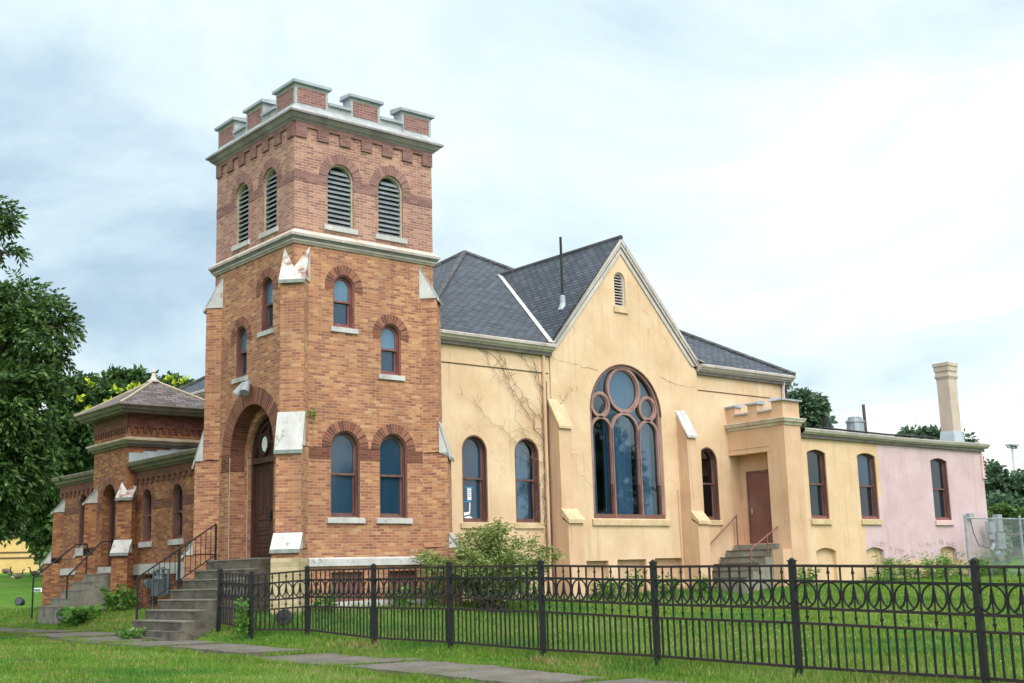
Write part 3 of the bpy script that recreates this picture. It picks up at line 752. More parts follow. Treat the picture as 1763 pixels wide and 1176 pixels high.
    for s in (-1, 1):
        u0, u1 = (-2.81, -1.955) if s < 0 else (-1.945, -1.09)
        mb = MB(); prism(mb, fL, rect(u0, u1, .55, 2.83), D - .05, D)
        W = u1 - u0
        panels = [(u0 + .10, u0 + W / 2 - .04, 1.62, 2.70), (u0 + W / 2 + .04, u1 - .10, 1.62, 2.70), (u0 + .12, u1 - .12, 1.22, 1.50), (u0 + .12, u1 - .12, .92, 1.14), (u0 + .12, u1 - .12, .62, .84)]
        for a, b, z0, z1 in panels:
            ring(mb, fL, rect(a, b, z0, z1), rect(a + .035, b - .035, z0 + .035, z1 - .035), D, D + .022)
            prism(mb, fL, rect(a + .07, b - .07, z0 + .07, z1 - .07), D, D + .012)
        d = mb.build('door', 'door_brown', CH)
        mb = MB(); uu = u1 - .08 if s < 0 else u0 + .08
        mb.obox(fL.p(uu, 1.55, D + .015), fL.u, fL.n, ZV, .03, .012, .11)
        mb.tube([fL.p(uu, 1.52, D + .02), fL.p(uu, 1.52, D + .07), fL.p(uu - s * -.05, 1.52, D + .075)], .012, 6)
        mb.build('handle', 'iron', d)
    # water table and boarded basement lights
    for a, b in ((.40, 1.70), (1.704, 3.0), (3.004, 3.62)):
        mb = MB(); o = fF.p
        mb.hexa([o(a, .30, .07), o(b, .30, .07), o(b, .30, -.01), o(a, .30, -.01)], [o(a, .455, .07), o(b, .455, .07), o(b, .50, -.01), o(a, .50, -.01)])
        mb.build('water_table', 'stone', CH)
    for c, w in base_w:
        mb = MB(); prism(mb, fF, rect(c - w / 2, c + w / 2, -.52, .16), -.2, -.14)
        for k in range(3): prism(mb, fF, rect(c - w / 2 + .03 + k * w / 3, c - w / 2 + (k + 1) * w / 3 - .02, -.5, .14), -.14, -.125)
        mb.build('basement_board', 'door_red', CH)
    mb = MB(); prism(mb, fF, rect(.45, 3.65, -1.1, -.50), 0, .05); mb.build('foundation_strip', 'cap_white', CH)

def buttress(cx, cy, dx, dy, tiers, wid, root, bmat='brick', z_bot=-1.3, capmat='cap_white', topcap='cap_white', base_mat=None):
    """diagonal buttress at a corner; tiers: list of (z_bottom, z_top_front, rise, projection), top one first"""
    out = Vector((dx, dy, 0)).normalized(); side = out.cross(ZV)
    side = Vector((-out.y, out.x, 0))
    back = -wid / 2 - .03
    c = Vector((cx, cy, 0))
    P = lambda s, d, z: c + side * s + out * d + ZV * z
    first = None
    prev_p = back
    for k, (zb, zt, rise, p) in enumerate(tiers):
        hw = wid / 2 + .012 * k
        mb = MB()
        bk = back
        b4 = [P(-hw, bk, zb), P(-hw, p, zb), P(hw, p, zb), P(hw, bk, zb)]
        area = sum(b4[i].x * b4[(i + 1) % 4].y - b4[(i + 1) % 4].x * b4[i].y for i in range(4))
        if area < 0: b4.reverse()
        top = lambda q: zt - .07 + (rise if k == 0 else 0) * (p - (q - c).dot(out)) / (p - back)
        mb.hexa(b4, [Vector((q.x, q.y, top(q))) for q in b4])
        bt = mb.build('buttress', bmat if not (base_mat and k == len(tiers) - 1) else base_mat, root)
        # sheet-metal weathering cap with a dark drip edge
        e = .03
        pf = p + .05
        bkc = (back if k == 0 else prev_p)
        sl = rise / (p - bkc)
        zc = lambda d: zt + sl * (p - d)
        mb = MB()
        q4 = [(-hw - e, bkc), (-hw - e, pf), (hw + e, pf), (hw + e, bkc)]
        lo = [P(s, d, zc(d) - .07 if d == pf else zc(d) - .10) for s, d in q4]; hi = [P(s, d, zc(d) + .004) for s, d in q4]
        area = sum(lo[i].x * lo[(i + 1) % 4].y - lo[(i + 1) % 4].x * lo[i].y for i in range(4))
        if area < 0: lo.reverse(); hi.reverse()
        mb.hexa(lo, hi)
        # cheeks down the sides of the slope
        for s in (-1, 1):
            ss = s * (hw + e)
            tri = [P(ss, p + .03, zt - .06), P(ss, bkc, zt - .06 + 0.0), P(ss, bkc, zc(bkc)), P(ss, pf, zc(pf))]
            t2 = [P(s * (hw - .02), p + .03, zt - .06), P(s * (hw - .02), bkc, zt - .06), P(s * (hw - .02), bkc, zc(bkc)), P(s * (hw - .02), pf, zc(pf))]
            if s > 0: tri, t2 = t2, tri
            mb.face(tri); mb.face(t2[::-1])
            mb.face([tri[0], tri[1], t2[1], t2[0]][::-1])
        mb.build('buttress_cap', topcap if k == 0 else capmat, bt)
        mb = MB()
        a, b2 = P(-hw - e, pf + .012, zc(pf) - .035), P(hw + e, pf + .012, zc(pf) - .035)
        mb.bar(a, b2, .022, .085); mb.build('drip_edge', 'cap_edge', bt)
        prev_p = p

tower()
TT = [(3.1, 6.93, .82, .13), (.78, 3.04, .72, .34), (.50, .74, .30, .56)]
for (cx, cy, dx, dy) in ((0, 0, -1, -1), (TW, 0, 1, -1), (0, TD, -1, 1)):
    fr_ = (dx, dy) == (-1, -1)
    buttress(cx, cy, dx, dy, [(3.0, 6.93, .82, .13), (.70, 3.04, .72, .34), (-1.3, .74, .30, .56)], .56, CH, topcap='cap_rust' if fr_ else 'cap_white')
# cream brick foot of the front buttress
mb = MB(); mb.obox((-.707 * .16, -.707 * .16, -.35), (1, -1, 0), (1, 1, 0), (0, 0, 1), .315, .43, .84); mb.build('buttress_foot', 'brick_base', CH)

# ---- brick wings and porch pavilion to the left
def wings():
    X = .3
    fr = FR((X, 0, 0), (0, -1, 0))
    Y0, Y1, Y2 = 4.0, 9.36, 15.2
    mb = MB()
    wins = [(-8.55, .60), (-6.6, .66)]; wB = [(-13.28, .64)]
    hA = [arch(c, w / 2, 1.17, 2.63 - w / 2, w / 2) for c, w in wins]
    base = [rect(-8.6, -7.7, -.55, .26), rect(-6.35, -5.75, -.7, .1)]
    wall(mb, fr, rect(-9.36, -4.0, -1.2, 3.3), hA + base, .3)
    wall(mb, fr, rect(-15.2, -11.84, -1.2, 3.3), [arch(c, w / 2, 1.17, 2.80 - w / 2, w / 2) for c, w in wB], .3)
    mb.face([(4.1, 15.2, -1.2), (X, 15.2, -1.2), (X, 15.2, 3.3), (4.1, 15.2, 4.5)])
    mb.build('wing_wall', 'brick_wing', CH)
    for (c, w), z1, pane in ((wins[0], 2.63, 'glass_dark'), (wins[1], 2.63, 'glass_dark'), (wB[0], 2.8, 'glass_dark')):
        f = sash_window(CH, fr, c, w, 1.17, z1, 'arch', .10, 'wood', pane, sill=(1.02, 1.17, .09, .06))
        mb = MB(); voussoirs(mb, fr, c, w / 2 + .002, z1 - w / 2, w / 2 + .002, .21, .012, 20); mb.build('window_arch', 'voussoir', CH)
    # one window has a pale inner board
    mb = MB(); prism(mb, fr, rect(-6.85, -6.72, 1.9, 2.5), -.20, -.19); prism(mb, fr, rect(-6.72, -6.42, 1.86, 1.93), -.20, -.18); prism(mb, fr, rect(-6.6, -6.42, 2.28, 2.32), -.2, -.18); mb.build('window_bracket', 'paper', CH)
    # dark bands
    def band(edges, z0, z1, mat='brick_dark'):
        for a, b in edges:
            mb = MB(); prism(mb, fr, rect(a, b, z0, z1), 0, .008); mb.build('brick_band', mat, CH)
    band([(-9.36, -8.852), (-8.248, -6.932), (-6.268, -4.0)], 2.06, 2.30)
    band([(-15.2, -13.602), (-12.958, -11.84)], 2.22, 2.45)
    # corbel tables under the eaves
    for a, b, zt in ((-9.36, -4.0, 3.19), (-15.2, -11.84, 3.19)):
        n = int((b - a) / .17); n += 1 - n % 2; st = (b - a) / n
        poly = [(a, zt), (a, zt - .40)]
        for i in range(n):
            z = zt - .40 if i % 2 == 0 else zt - .26
            poly += [(a + st * i, z), (a + st * (i + 1), z)]
        poly += [(b, zt)]
        poly = [p for k, p in enumerate(poly) if k == 0 or (abs(p[0] - poly[k - 1][0]) + abs(p[1] - poly[k - 1][1]) > 1e-6)]
        mb = MB(); prism(mb, fr, poly, 0, .05); mb.build('corbel_course', 'brick_dark', CH)
    prof = [(.0, 3.16), (.07, 3.16), (.09, 3.20), (.17, 3.215), (.20, 3.29), (.27, 3.32), (.30, 3.41), (.28, 3.43), (-.02, 3.43)]
    for a, b in ((-9.36, -4.0), (-15.35, -11.86)):
        mb = MB(); profile_run(mb, (X, -a, 0), (X, -b, 0), (-1, 0, 0), prof); mb.build('eave_moulding', 'eave_olive', CH)
    mb = MB()
    for a, b in ((15.35, 11.86), (9.34, 4.0)):
        mb.face([(X - .27, a, 3.434), (X - .27, b, 3.434), (4.02, b, 3.72), (4.02, a, 3.72)])
    mb.build('wing_roof', 'tar', CH)
    # stepped flashing where the wing roof meets the pavilion
    fp = FR((0, 9.35, 0), (1, 0, 0))
    poly = [(.06, 3.50)]
    poly += [(3.2, 4.2)]
    top = []
    z = 3.72
    u = .06
    while u < 2.4:
        top += [(u, z), (u + .42, z + .0)]
        u += .42; z += .055
    poly = [(.06, 3.30), (u, 3.30)] + list(reversed(top))
    mb = MB(); prism(mb, fp, poly, 0, .02); mb.build('stepped_flashing', 'flash', CH)
    # water-table lintels
    for a, b, z0, z1 in ((-9.3, -8.62, .27, .56), (-8.616, -7.60, .30, .56), (-7.596, -6.45, .27, .56), (-6.446, -5.60, .10, .56), (-14.9, -13.2, .36, .56), (-13.196, -12.2, .12, .56)):
        mb = MB(); prism(mb, fr, rect(a, b, z0, z1), 0, .06); mb.build('water_table', 'stone', CH)
    for a, b, z0, z1 in ((-8.6, -7.7, -.55, .26), (-6.35, -5.75, -.7, .1)):
        mb = MB(); prism(mb, fr, rect(a, b, z0, z1), -.25, -.2); mb.build('basement_light', 'glass_dark', CH)
    # ---- pavilion
    x0, x1, y0, y1 = .03, 2.53, 9.35, 11.85
    fp0 = FR((x0, 0, 0), (0, -1, 0))
    mb = MB()
    door = arch(-10.6, .50, .53, 2.90 - .50, .50, 20)
    wall(mb, fp0, rect(-y1, -y0, -1.2, 4.95), [door], .30)
    mb.face([(x0, y0, -1.2), (x1, y0, -1.2), (x1, y0, 4.95), (x0, y0, 4.95)])
    mb.face([(x1, y0, -1.2), (x1, y1, -1.2), (x1, y1, 4.95), (x1, y0, 4.95)])
    mb.face([(x1, y1, -1.2), (x0, y1, -1.2), (x0, y1, 4.95), (x1, y1, 4.95)])
    mb.build('pavilion_wall', 'brick_wing', CH)
    mb = MB(); voussoirs(mb, fp0, -10.6, .502, 2.40, .502, .20, .012, 22); mb.build('door_arch', 'voussoir', CH)
    for a, b in ((-11.45, -11.10), (-10.098, -9.75)):
        mb = MB(); prism(mb, fp0, rect(a, b, 2.08, 2.40), 0, .008); mb.build('brick_band', 'brick_dark', CH)
    mb = MB()
    prism(mb, fp0, door, -.34, -.29)
    for a, b, z0, z1 in ((-11.04, -10.64, 1.5, 2.3), (-10.56, -10.16, 1.5, 2.3), (-11.04, -10.64, .65, 1.4), (-10.56, -10.16, .65, 1.4)):
        ring(mb, fp0, rect(a, b, z0, z1), rect(a + .04, b - .04, z0 + .04, z1 - .04), -.29, -.265)
    prism(mb, fp0, rect(-10.62, -10.58, .55, 2.7), -.29, -.26)
    dd = mb.build('door', 'door_brown', CH)
    mb = MB(); ring(mb, fp0, door, arch(-10.6, .44, .53, 2.40, .44, 20), -.29, -.22); mb.build('frame', 'wood', dd)
    mb = MB(); mb.obox(fp0.p(-10.52, 1.45, -.25), fp0.u, fp0.n, ZV, .02, .02, .06); mb.build('handle', 'iron', dd)
    mb = MB(); prism(mb, fp0, rect(-11.12, -10.08, .36, .53), -.05, .06); mb.build('threshold', 'stone', CH)
    mb = MB(); sweep_rect(mb, x0, x1, y0, y1, [(-.02, 3.90), (.05, 3.90), (.07, 3.95), (.13, 3.97), (.15, 4.03)]); mb.build('belt_moulding', 'eave_olive', CH)
    mb = MB(); sweep_rect(mb, x0, x1, y0, y1, [(.15, 4.03), (.20, 4.07), (.20, 4.12), (-.02, 4.19)]); mb.build('belt_moulding', 'belt_tan', CH)
    # dentil course
    for frx, a, b in ((fp0, -y1, -y0), (FR((0, y0, 0), (1, 0, 0)), x0, x1)):
        mb = MB()
        prism(mb, frx, rect(a, b, 4.46, 4.84), 0, .05)
        n = 13; st = (b - a) / n
        for i in range(0, n):
            prism(mb, frx, rect(a + st * i + st * .28, a + st * (i + 1) - st * .28, 4.30, 4.46), 0, .05)
        mb.build('corbel_course', 'brick_dark', CH)
        mb = MB(); prism(mb, frx, rect(a, b, 4.19, 4.29), 0, .012); mb.build('brick_band', 'brick_wing', CH)
    mb = MB(); sweep_rect(mb, x0, x1, y0, y1, [(-.02, 4.84), (.33, 4.84), (.36, 4.90), (.42, 4.92), (.46, 5.0), (.52, 5.03), (.52, 5.06), (.44, 5.08)]); mb.build('eave_moulding', 'eave_olive', CH)
    ap = Vector(((x0 + x1) / 2, (y0 + y1) / 2, 6.06))
    e = .47
    c4 = [Vector((x0 - e, y0 - e, 5.07)), Vector((x1 + e, y0 - e, 5.07)), Vector((x1 + e, y1 + e, 5.07)), Vector((x0 - e, y1 + e, 5.07))]
    mb = MB()
    # slightly bell-cast
    mid = [c + (ap - c) * .25 - ZV * .03 for c in c4]
    for i in range(4):
        j = (i + 1) % 4
        mb.face([c4[i], c4[j], mid[j], mid[i]]); mb.face([mid[i], mid[j], ap])
    mb.build('pavilion_roof', 'slate', CH)
    mb = MB()
    for c, m in zip(c4, mid): mb.tube([c + ZV * .01, m + ZV * .015, ap + ZV * .01], .04, 6)
    mb.build('hip_ridge', 'belt_tan', CH)
    mb = MB(); mb.lathe(ap - ZV * .06, [(.20, 0), (.20, .05), (.10, .10), (.065, .20), (.05, .30), (.075, .33), (.055, .36), (.01, .40)], 12); mb.build('finial', 'fascia', CH)
    for cx, cy, dx, dy in ((x0, y0, -1, -1), (x0, y1, -1, 1)):
        buttress(cx, cy, dx, dy, [(1.1, 2.48, .42, .14), (-1.3, .95, .30, .36)], .44, CH, bmat='brick_wing', topcap='cap_rust' if dy < 0 else 'stone', capmat='stone')
    buttress(X, 15.2, -1, 1, [(.9, 2.40, .38, .14), (-1.3, .80, .34, .40)], .44, CH, bmat='brick_wing', topcap='stone', capmat='stone')
wings()

# ---- stuccoed auditorium with its cross gable
def nave():
    Y = .5
    fr = FR((0, Y, 0), (1, 0, 0))
    GL, GR, GC = 8.32, 14.36, 11.23
    EZ = 5.99
    mb = MB()
    hl = [arch(5.635, .415, 1.34, 3.59 - .415, .415), arch(7.42, .43, 1.34, 3.60 - .43, .43)]
    wall(mb, fr, rect(TW, GL, -1.2, EZ + .1), hl, .30)
    hr = [arch(14.72, .43, 1.46, 3.68 - .43, .43)]
    wall(mb, fr, rect(GR, 18.68, -1.2, EZ + .1), hr, .30)
    # gable wall stands 6 cm proud
    big = arch(11.22, 1.46, 1.47, 4.48, 1.46, 40)
    vent = arch(11.17, .23, 7.65, 8.70 - .23, .23)
    panels = [rect(9.41, 10.25, -.75, .31), rect(10.6, 11.76, -.75, .33), rect(12.12, 13.28, -.75, .35)]
    wall(mb, fr, [(GL, -1.2), (GR, -1.2), (GR, 5.98), (GC, 9.50), (GL, 5.98)], [big, vent] + panels, .22, .06)
    for u, s in ((GL, 1), (GR, -1)):
        q = [fr.p(u, -1.2, .06), fr.p(u, 5.98, .06), fr.p(u, 5.98, 0), fr.p(u, -1.2, 0)]
        mb.face(q if s > 0 else q[::-1])
    # back and sides
    mb.face([(18.68, Y, -1.2), (18.68, 16, -1.2), (18.68, 16, EZ + .1), (18.68, Y, EZ + .1)])
    mb.face([(18.68, 16, -1.2), (4.04, 16, -1.2), (4.04, 16, EZ + .1), (18.68, 16, EZ + .1)])
    mb.build('nave_wall', 'stucco', CH)
    for p in panels:
        mb = MB(); prism(mb, fr, p, -.16, -.12); mb.build('blocked_light', 'stucco_porch', CH)
    # upper plaster band, a little proud
    for a, b in ((TW, 8.28), (GR + .02, 18.1)):
        mb = MB(); prism(mb, fr, rect(a, b, 5.44, EZ), 0, .03); mb.build('plaster_band', 'stucco', CH)
        mb = MB(); prism(mb, fr, rect(a, b, 5.415, 5.44), 0, .012); mb.build('plaster_shadow_line', 'vine', CH)  # brown strip: the crack line, with the ledge's shadow painted in
    # left brick wall above the wings
    mb = MB(); mb.face([(4.04, 16, -1.2), (4.04, 4.0, -1.2), (4.04, 4.0, EZ + .1), (4.04, 16, EZ + .1)]); mb.build('side_wall', 'brick_wing', CH)
    fs = FR((4.04, 0, 0), (0, -1, 0))
    mb = MB(); prism(mb, fs, rect(-16, -4, 5.65, 6.0), 0, .04)
    for i in range(40): prism(mb, fs, rect(-16 + i * .3, -16 + i * .3 + .15, 5.45, 5.65), 0, .04)
    mb.build('corbel_course', 'brick_dark', CH)
    # windows
    for c, w, z0, z1, pane in ((5.635, .83, 1.34, 3.59, 'glass'), (7.42, .86, 1.34, 3.60, 'glass_clear'), (14.72, .86, 1.46, 3.68, 'glass_clear')):
        sash_window(CH, fr, c, w, z0, z1, 'arch', .12, 'wood', pane, sill=(z0 - .15, z0, .09, .05), sill_mat='cream_trim')
        mb = MB(); ring(mb, fr, arch(c, w / 2 + .002, z0, z1 - w / 2, w / 2 + .002), arch(c, w / 2 - .04, z0 + .002, z1 - w / 2, w / 2 - .04), -.10, -.005); mb.build('brick_mould', 'wood', CH)
    def pleats(x0, x1, z0, z1, y, amp=.05, per=.16, gather=0., clip=None):
        mb = MB(); n = max(8, int((x1 - x0) / .02)); rows = 6
        ph = random.random() * 6
        pt = lambda i, k: (x0 + (x1 - x0) * (i / n), y + amp * math.sin(2 * math.pi * (x0 + (x1 - x0) * i / n) / per + ph + .8 * math.sin(7 * i / n)) * (.55 + .45 * math.sin(3.1 * i / n + 1)), z0 + (z1 - z0) * k / rows)
        for i in range(n):
            for k in range(rows):
                mb.face([pt(i, k), pt(i + 1, k), pt(i + 1, k + 1), pt(i, k + 1)])
        return mb
    def curtain(x0, x1, z0, z1, y, **k): pleats(x0, x1, z0, z1, y, **k).build('curtain', 'curtain', CH, smooth=True)
    curtain(7.0, 7.9, 1.3, 3.7, Y + .36)
    curtain(14.3, 14.8, 1.3, 3.8, Y + .36)
    curtain(9.76, 10.28, 1.3, 5.4, Y + .34, amp=.09, per=.22)
    curtain(10.55, 11.75, 1.3, 6.0, Y + .34, amp=.10, per=.26)
    curtain(10.62, 11.9, 4.5, 6.0, Y + .2, amp=.05, per=.17)
    curtain(11.98, 12.55, 1.3, 5.4, Y + .34, amp=.09, per=.2)
    mb = MB(); mb.box(4.4, 18.4, Y + 1.6, Y + 1.65, -.5, 6.0); mb.build('dark_backing', 'void', CH)  # near-black sheet added behind the glass to paint the dark interior
    def crack(pts, r=.007):
        mb = MB(); Q = []
        for (xa, za), (xb, zb) in zip(pts, pts[1:]):
            n = max(2, int(math.hypot(xb - xa, zb - za) / .12))
            for i in range(n): Q.append((xa + (xb - xa) * i / n + random.gauss(0, .012), Y - .06, za + (zb - za) * i / n + random.gauss(0, .018)))
        Q.append((pts[-1][0], Y - .06, pts[-1][1]))
        mb.tube(Q, [r * random.uniform(.4, 1.2) for q in Q], 4); mb.build('crack', 'vine', CH)
    crack([(8.36, 5.86), (9.14, 5.79), (9.8, 5.70), (10.15, 5.66)]); crack([(12.75, 5.66), (13.3, 5.52), (13.85, 5.48), (14.3, 5.50)])
    crack([(12.1, 7.68), (12.4, 7.5), (12.5, 7.2), (12.3, 7.05), (12.25, 6.9)], .005); crack([(12.9, 7.0), (13.1, 6.75), (13.0, 6.6)], .005)
    crack([(9.2, 6.9), (9.3, 6.75), (9.2, 6.6)], .005); crack([(9.75, 2.3), (9.5, 2.6), (9.3, 2.65)], .006)
    # papers taped inside the first yellow-wall window
    mb = MB(); prism(mb, fr, rect(5.545, 5.67, 1.93, 2.22), -.222, -.218); mb.build('taped_notice', 'paper', CH)
    mb = MB(); prism(mb, fr, rect(5.50, 5.72, 2.22, 2.255), -.2215, -.2165); prism(mb, fr, rect(5.545, 5.67, 1.90, 1.93), -.2215, -.2165); prism(mb, fr, rect(5.40, 5.62, 1.875, 1.89), -.2215, -.2165); mb.build('blue_tape', 'tape', CH)
    mb = MB()
    for z in (2.15, 2.11, 2.05, 2.01): prism(mb, fr, rect(5.57, 5.645, z, z + .018), -.218, -.2165)
    mb.build('notice_lines', 'ink', CH)
    mb = MB(); prism(mb, fr, [(5.40, 1.62), (5.42, 1.52), (5.62, 1.56), (5.64, 1.86), (5.605, 1.86), (5.59, 1.62), (5.47, 1.6)], -.222, -.218); prism(mb, fr, [(5.42, 1.48), (5.6, 1.52), (5.70, 1.46), (5.5, 1.42)], -.222, -.218); mb.build('taped_notice', 'paper', CH)
    # big traceried window
    g = FR((0, Y - .06, 0), (1, 0, 0))
    C, HW, ZS = 11.22, 1.46, 4.48
    D0, D1 = -.20, -.06
    mb = MB(); ring(mb, g, big, arch(C, HW - .10, 1.57, ZS, HW - .10, 40), D0, D1 + .02); bw = mb.build('traceried_window', 'tracery', CH)
    bw['label'] = 'large round-headed window with three lights and three circles above'
    circ = lambda cu, cz, r, n=32: [(cu + r * math.cos(2 * math.pi * i / n), cz + r * math.sin(2 * math.pi * i / n)) for i in range(n)]
    circles = [(C, 5.19, .68), (C - .97, 4.70, .38), (C + .97, 4.70, .38)]
    for cu, cz, r in circles:
        mb = MB(); ring(mb, g, circ(cu, cz, r), circ(cu, cz, r - .085), D0, D1)
        ring(mb, g, circ(cu, cz, r - .085), circ(cu, cz, r - .12), D0, D1 - .04)
        mb.build('tracery_circle', 'tracery', bw)
    lights = [(C - .955, .385, 3.94), (C, .53, 3.96), (C + .955, .385, 3.94)]
    mb = MB()
    for cu, h, zs in lights:
        o = arch(cu, h + .045, 1.57, zs, h + .045, 18)[1:]; i = arch(cu, h - .03, 1.57, zs, h - .03, 18)[1:]
        o = [(u, max(z, 2.45)) for u, z in o] + [(cu - h - .045, 2.45)]; i = [(u, max(z, 2.45)) for u, z in i] + [(cu - h + .03, 2.45)]
        ring(mb, g, o, i, D0, D1, closed=False)
    mb.build('mullion', 'tracery', bw)
    mb = MB()
    for u in (C - HW + .06, C - .55, C + .55, C + HW - .06): prism(mb, g, rect(u - .062, u + .062, 1.50, 2.45), D0, D1 + .012)
    prism(mb, g, rect(C - HW + .02, C + HW - .02, 1.475, 1.60), D0, D1 + .03)
    mb.build('mullion_foot', 'tracery_low', bw)
    mb = MB()
    for u in (C - .55, C + .55): prism(mb, g, rect(u - .012, u + .012, 1.44, 4.0), D1, D1 + .035)
    mb.build('mullion_bead', 'tracery', bw)
    mb = MB(); tess(mb, g, [arch(C, HW - .02, 1.5, ZS, HW - .02, 40)], D0 + .06); mb.build('pane', 'glass_clear', bw)
    mb = MB(); ring(mb, g, arch(C, HW + .0, 1.47, ZS, HW, 40)[2:], arch(C, HW - .035, 1.47, ZS, HW - .035, 40)[2:], -.06, .015, closed=False); mb.build('hood_mould', 'wood', bw)
    mb = MB(); o = g.p; mb.hexa([o(9.68, 1.28, .06), o(12.80, 1.28, .06), o(12.80, 1.28, -.02), o(9.68, 1.28, -.02)], [o(9.68, 1.44, .06), o(12.80, 1.44, .06), o(12.80, 1.475, -.02), o(9.68, 1.475, -.02)]); mb.build('sill', 'cream_trim', bw)
    louvre_window(CH, g, 11.17, .46, 7.66, 8.70, (7.47, 7.66, .06, .05), 12, .25, 'cream_trim', 'fascia', 'fascia', .06)
    # buttresses on the gable wall
    for x0, x1 in ((8.20, 8.66), (13.33, 13.72)):
        yb = Y - .06
        mb = MB()
        mb.hexa([(x0, -.22, -1.2), (x1 + .10, -.22, -1.2), (x1 + .10, yb, -1.2), (x0, yb, -1.2)], [(x0, -.20, 1.30), (x1 + .08, -.20, 1.30), (x1 + .08, yb, 1.62), (x0, yb, 1.62)])
        mb.hexa([(x0 + .004, .02, 1.2), (x1, .02, 1.2), (x1, yb, 1.2), (x0 + .004, yb, 1.2)], [(x0 + .004, .06, 3.90), (x1, .06, 3.90), (x1, yb, 4.62), (x0 + .004, yb, 4.62)])
        bt = mb.build('gable_buttress', 'stucco_porch', CH)
        mb = MB()
        mb.hexa([(x0 - .02, -.26, 1.30), (x1 + .11, -.26, 1.30), (x1 + .11, .02, 1.50), (x0 - .02, .02, 1.50)], [(x0 - .02, -.26, 1.40), (x1 + .11, -.26, 1.40), (x1 + .11, .05, 1.72), (x0 - .02, .05, 1.72)])
        mb.build('buttress_cap', 'cream_trim', bt)
        mb = MB()
        mb.hexa([(x0 - .02, .0, 3.86), (x1 + .03, .0, 3.86), (x1 + .03, yb, 4.56), (x0 - .02, yb, 4.56)], [(x0 - .02, .0, 3.93), (x1 + .03, .0, 3.93), (x1 + .03, yb, 4.72), (x0 - .02, yb, 4.72)])
        mb.build('buttress_cap', 'cap_white' if x0 > 10 else 'cream_trim', bt)
    # roofs
    e = .30
    x0, x1, y0, y1 = 4.04 - e, 18.68 + e, Y - e, 16 + e
    RZ = 6.205
    ap = Vector((11.37, 8.1, 11.0))
    cor = [Vector((x0, y0, RZ)), Vector((x1, y0, RZ)), Vector((x1, y1, RZ)), Vector((x0, y1, RZ))]
    # the front slope is cut along the valleys of the cross gable
    def zfront(y): return RZ + (ap.z - RZ) * (y - y0) / (ap.y - y0)
    RG = 9.74                                    # gable ridge
    yb = y0 + (RG - RZ) / (ap.z - RZ) * (ap.y - y0)
    gl, gr = GL - .12, GR + .12
    vL, vR, vT = Vector((gl, y0, RZ)), Vector((gr, y0, RZ)), Vector((GC, yb, RG))
    mb = MB()
    mb.face([cor[0], vL, vT, ap]); mb.face([vR, cor[1], ap, vT])
    for i in (1, 2, 3): mb.face([cor[i], cor[(i + 1) % 4], ap])
    mb.build('main_roof', 'shingle', CH)
    yf = Y - .15
    zl = RZ
    mb = MB()
    th = .07
    for s, g0 in ((-1, gl), (1, gr)):
        a, b, c, d2 = Vector((g0, yf, zl)), Vector((GC, yf, RG)), vT, Vector((g0, y0, zl))
        top = [a, b, c, d2] if s > 0 else [d2, c, b, a]
        top = [p + ZV * .02 for p in top]
        mb.face(top[::-1] if (top[1] - top[0]).cross(top[2] - top[1]).z < 0 else top)
    mb.build('gable_roof', 'shingle', CH)
    mb = MB()
    mb.tube([Vector((GC, yf - .02, RG + .02)), vT + ZV * .03], .07, 6)
    for c in cor: mb.tube([c + ZV * .02, ap + ZV * .03], .09, 6)
    mb.build('ridge_cap', 'shingle_cap', CH)
    for v0 in (vL, vR):
        mb = MB(); d = (vT - v0).normalized(); sd = d.cross(ZV).normalized()
        mb.obox((v0 + vT) / 2 + ZV * .05, d, sd, sd.cross(d), (vT - v0).length / 2, .085, .012); mb.build('valley_flashing', 'cap_white', CH)
    # eaves: dark soffit strip painting the eave's shadow, fascia with a moulded gutter
    prof = [(.0, 6.0), (.15, 6.0), (.17, 6.035), (.23, 6.05), (.26, 6.11), (.31, 6.125), (.32, 6.19), (.30, 6.21), (.0, 6.215)]
    for a, b in ((TW - .3, gl + .15), (gr - .1, x1)):
        mb = MB(); profile_run(mb, (a, Y, 0), (b, Y, 0), (0, -1, 0), prof); mb.build('eave_moulding', 'fascia', CH)
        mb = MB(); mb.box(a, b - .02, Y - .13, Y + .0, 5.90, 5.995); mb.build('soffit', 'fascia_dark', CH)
    mb = MB(); profile_run(mb, (4.04, 16.3, 0), (4.04, 4.02, 0), (-1, 0, 0), prof); mb.build('eave_moulding', 'fascia', CH)
    mb = MB(); profile_run(mb, (18.68, Y, 0), (18.68, 16.3, 0), (1, 0, 0), prof); mb.build('eave_moulding', 'fascia', CH)
    # raking boards of the gable
    A = Vector((GC, 0, RG - .02))
    for g0, s in ((gl - .02, 1), (gr + .02, -1)):
        B = Vector((g0, 0, zl - .03))
        d = (A - B).normalized()
        down = Vector((d.z, 0, -d.x)) * (1 if s > 0 else -1)
        if down.z > 0: down = -down
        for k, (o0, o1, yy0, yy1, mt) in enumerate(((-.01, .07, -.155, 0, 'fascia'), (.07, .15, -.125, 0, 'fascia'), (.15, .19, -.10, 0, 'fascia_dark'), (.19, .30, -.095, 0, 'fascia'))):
            mb = MB()
            q = []
            for o in (o0, o1):
                # trim each board on the ridge line and on the eave line
                pa = A + down * o; t = (GC - pa.x) / d.x; pa = pa + d * t
                pb = B + down * o; t = (zl - .03 - .04 - pb.z) / d.z if o > .05 else 0; pb = pb + d * max(t, 0) if o > .05 else pb
                q.append((pb, pa))
            (b0, a0), (b1, a1) = q
            yA, yB = Y + yy0, Y - .055
            pts = [b1, a1, a0, b0] if s > 0 else [b0, a0, a1, b1]
            f_ = [Vector((p.x, yA, p.z)) for p in pts]; bk = [Vector((p.x, yB, p.z)) for p in pts]
            nrm = (f_[1] - f_[0]).cross(f_[2] - f_[1])
            if nrm.y > 0: f_.reverse(); bk.reverse()
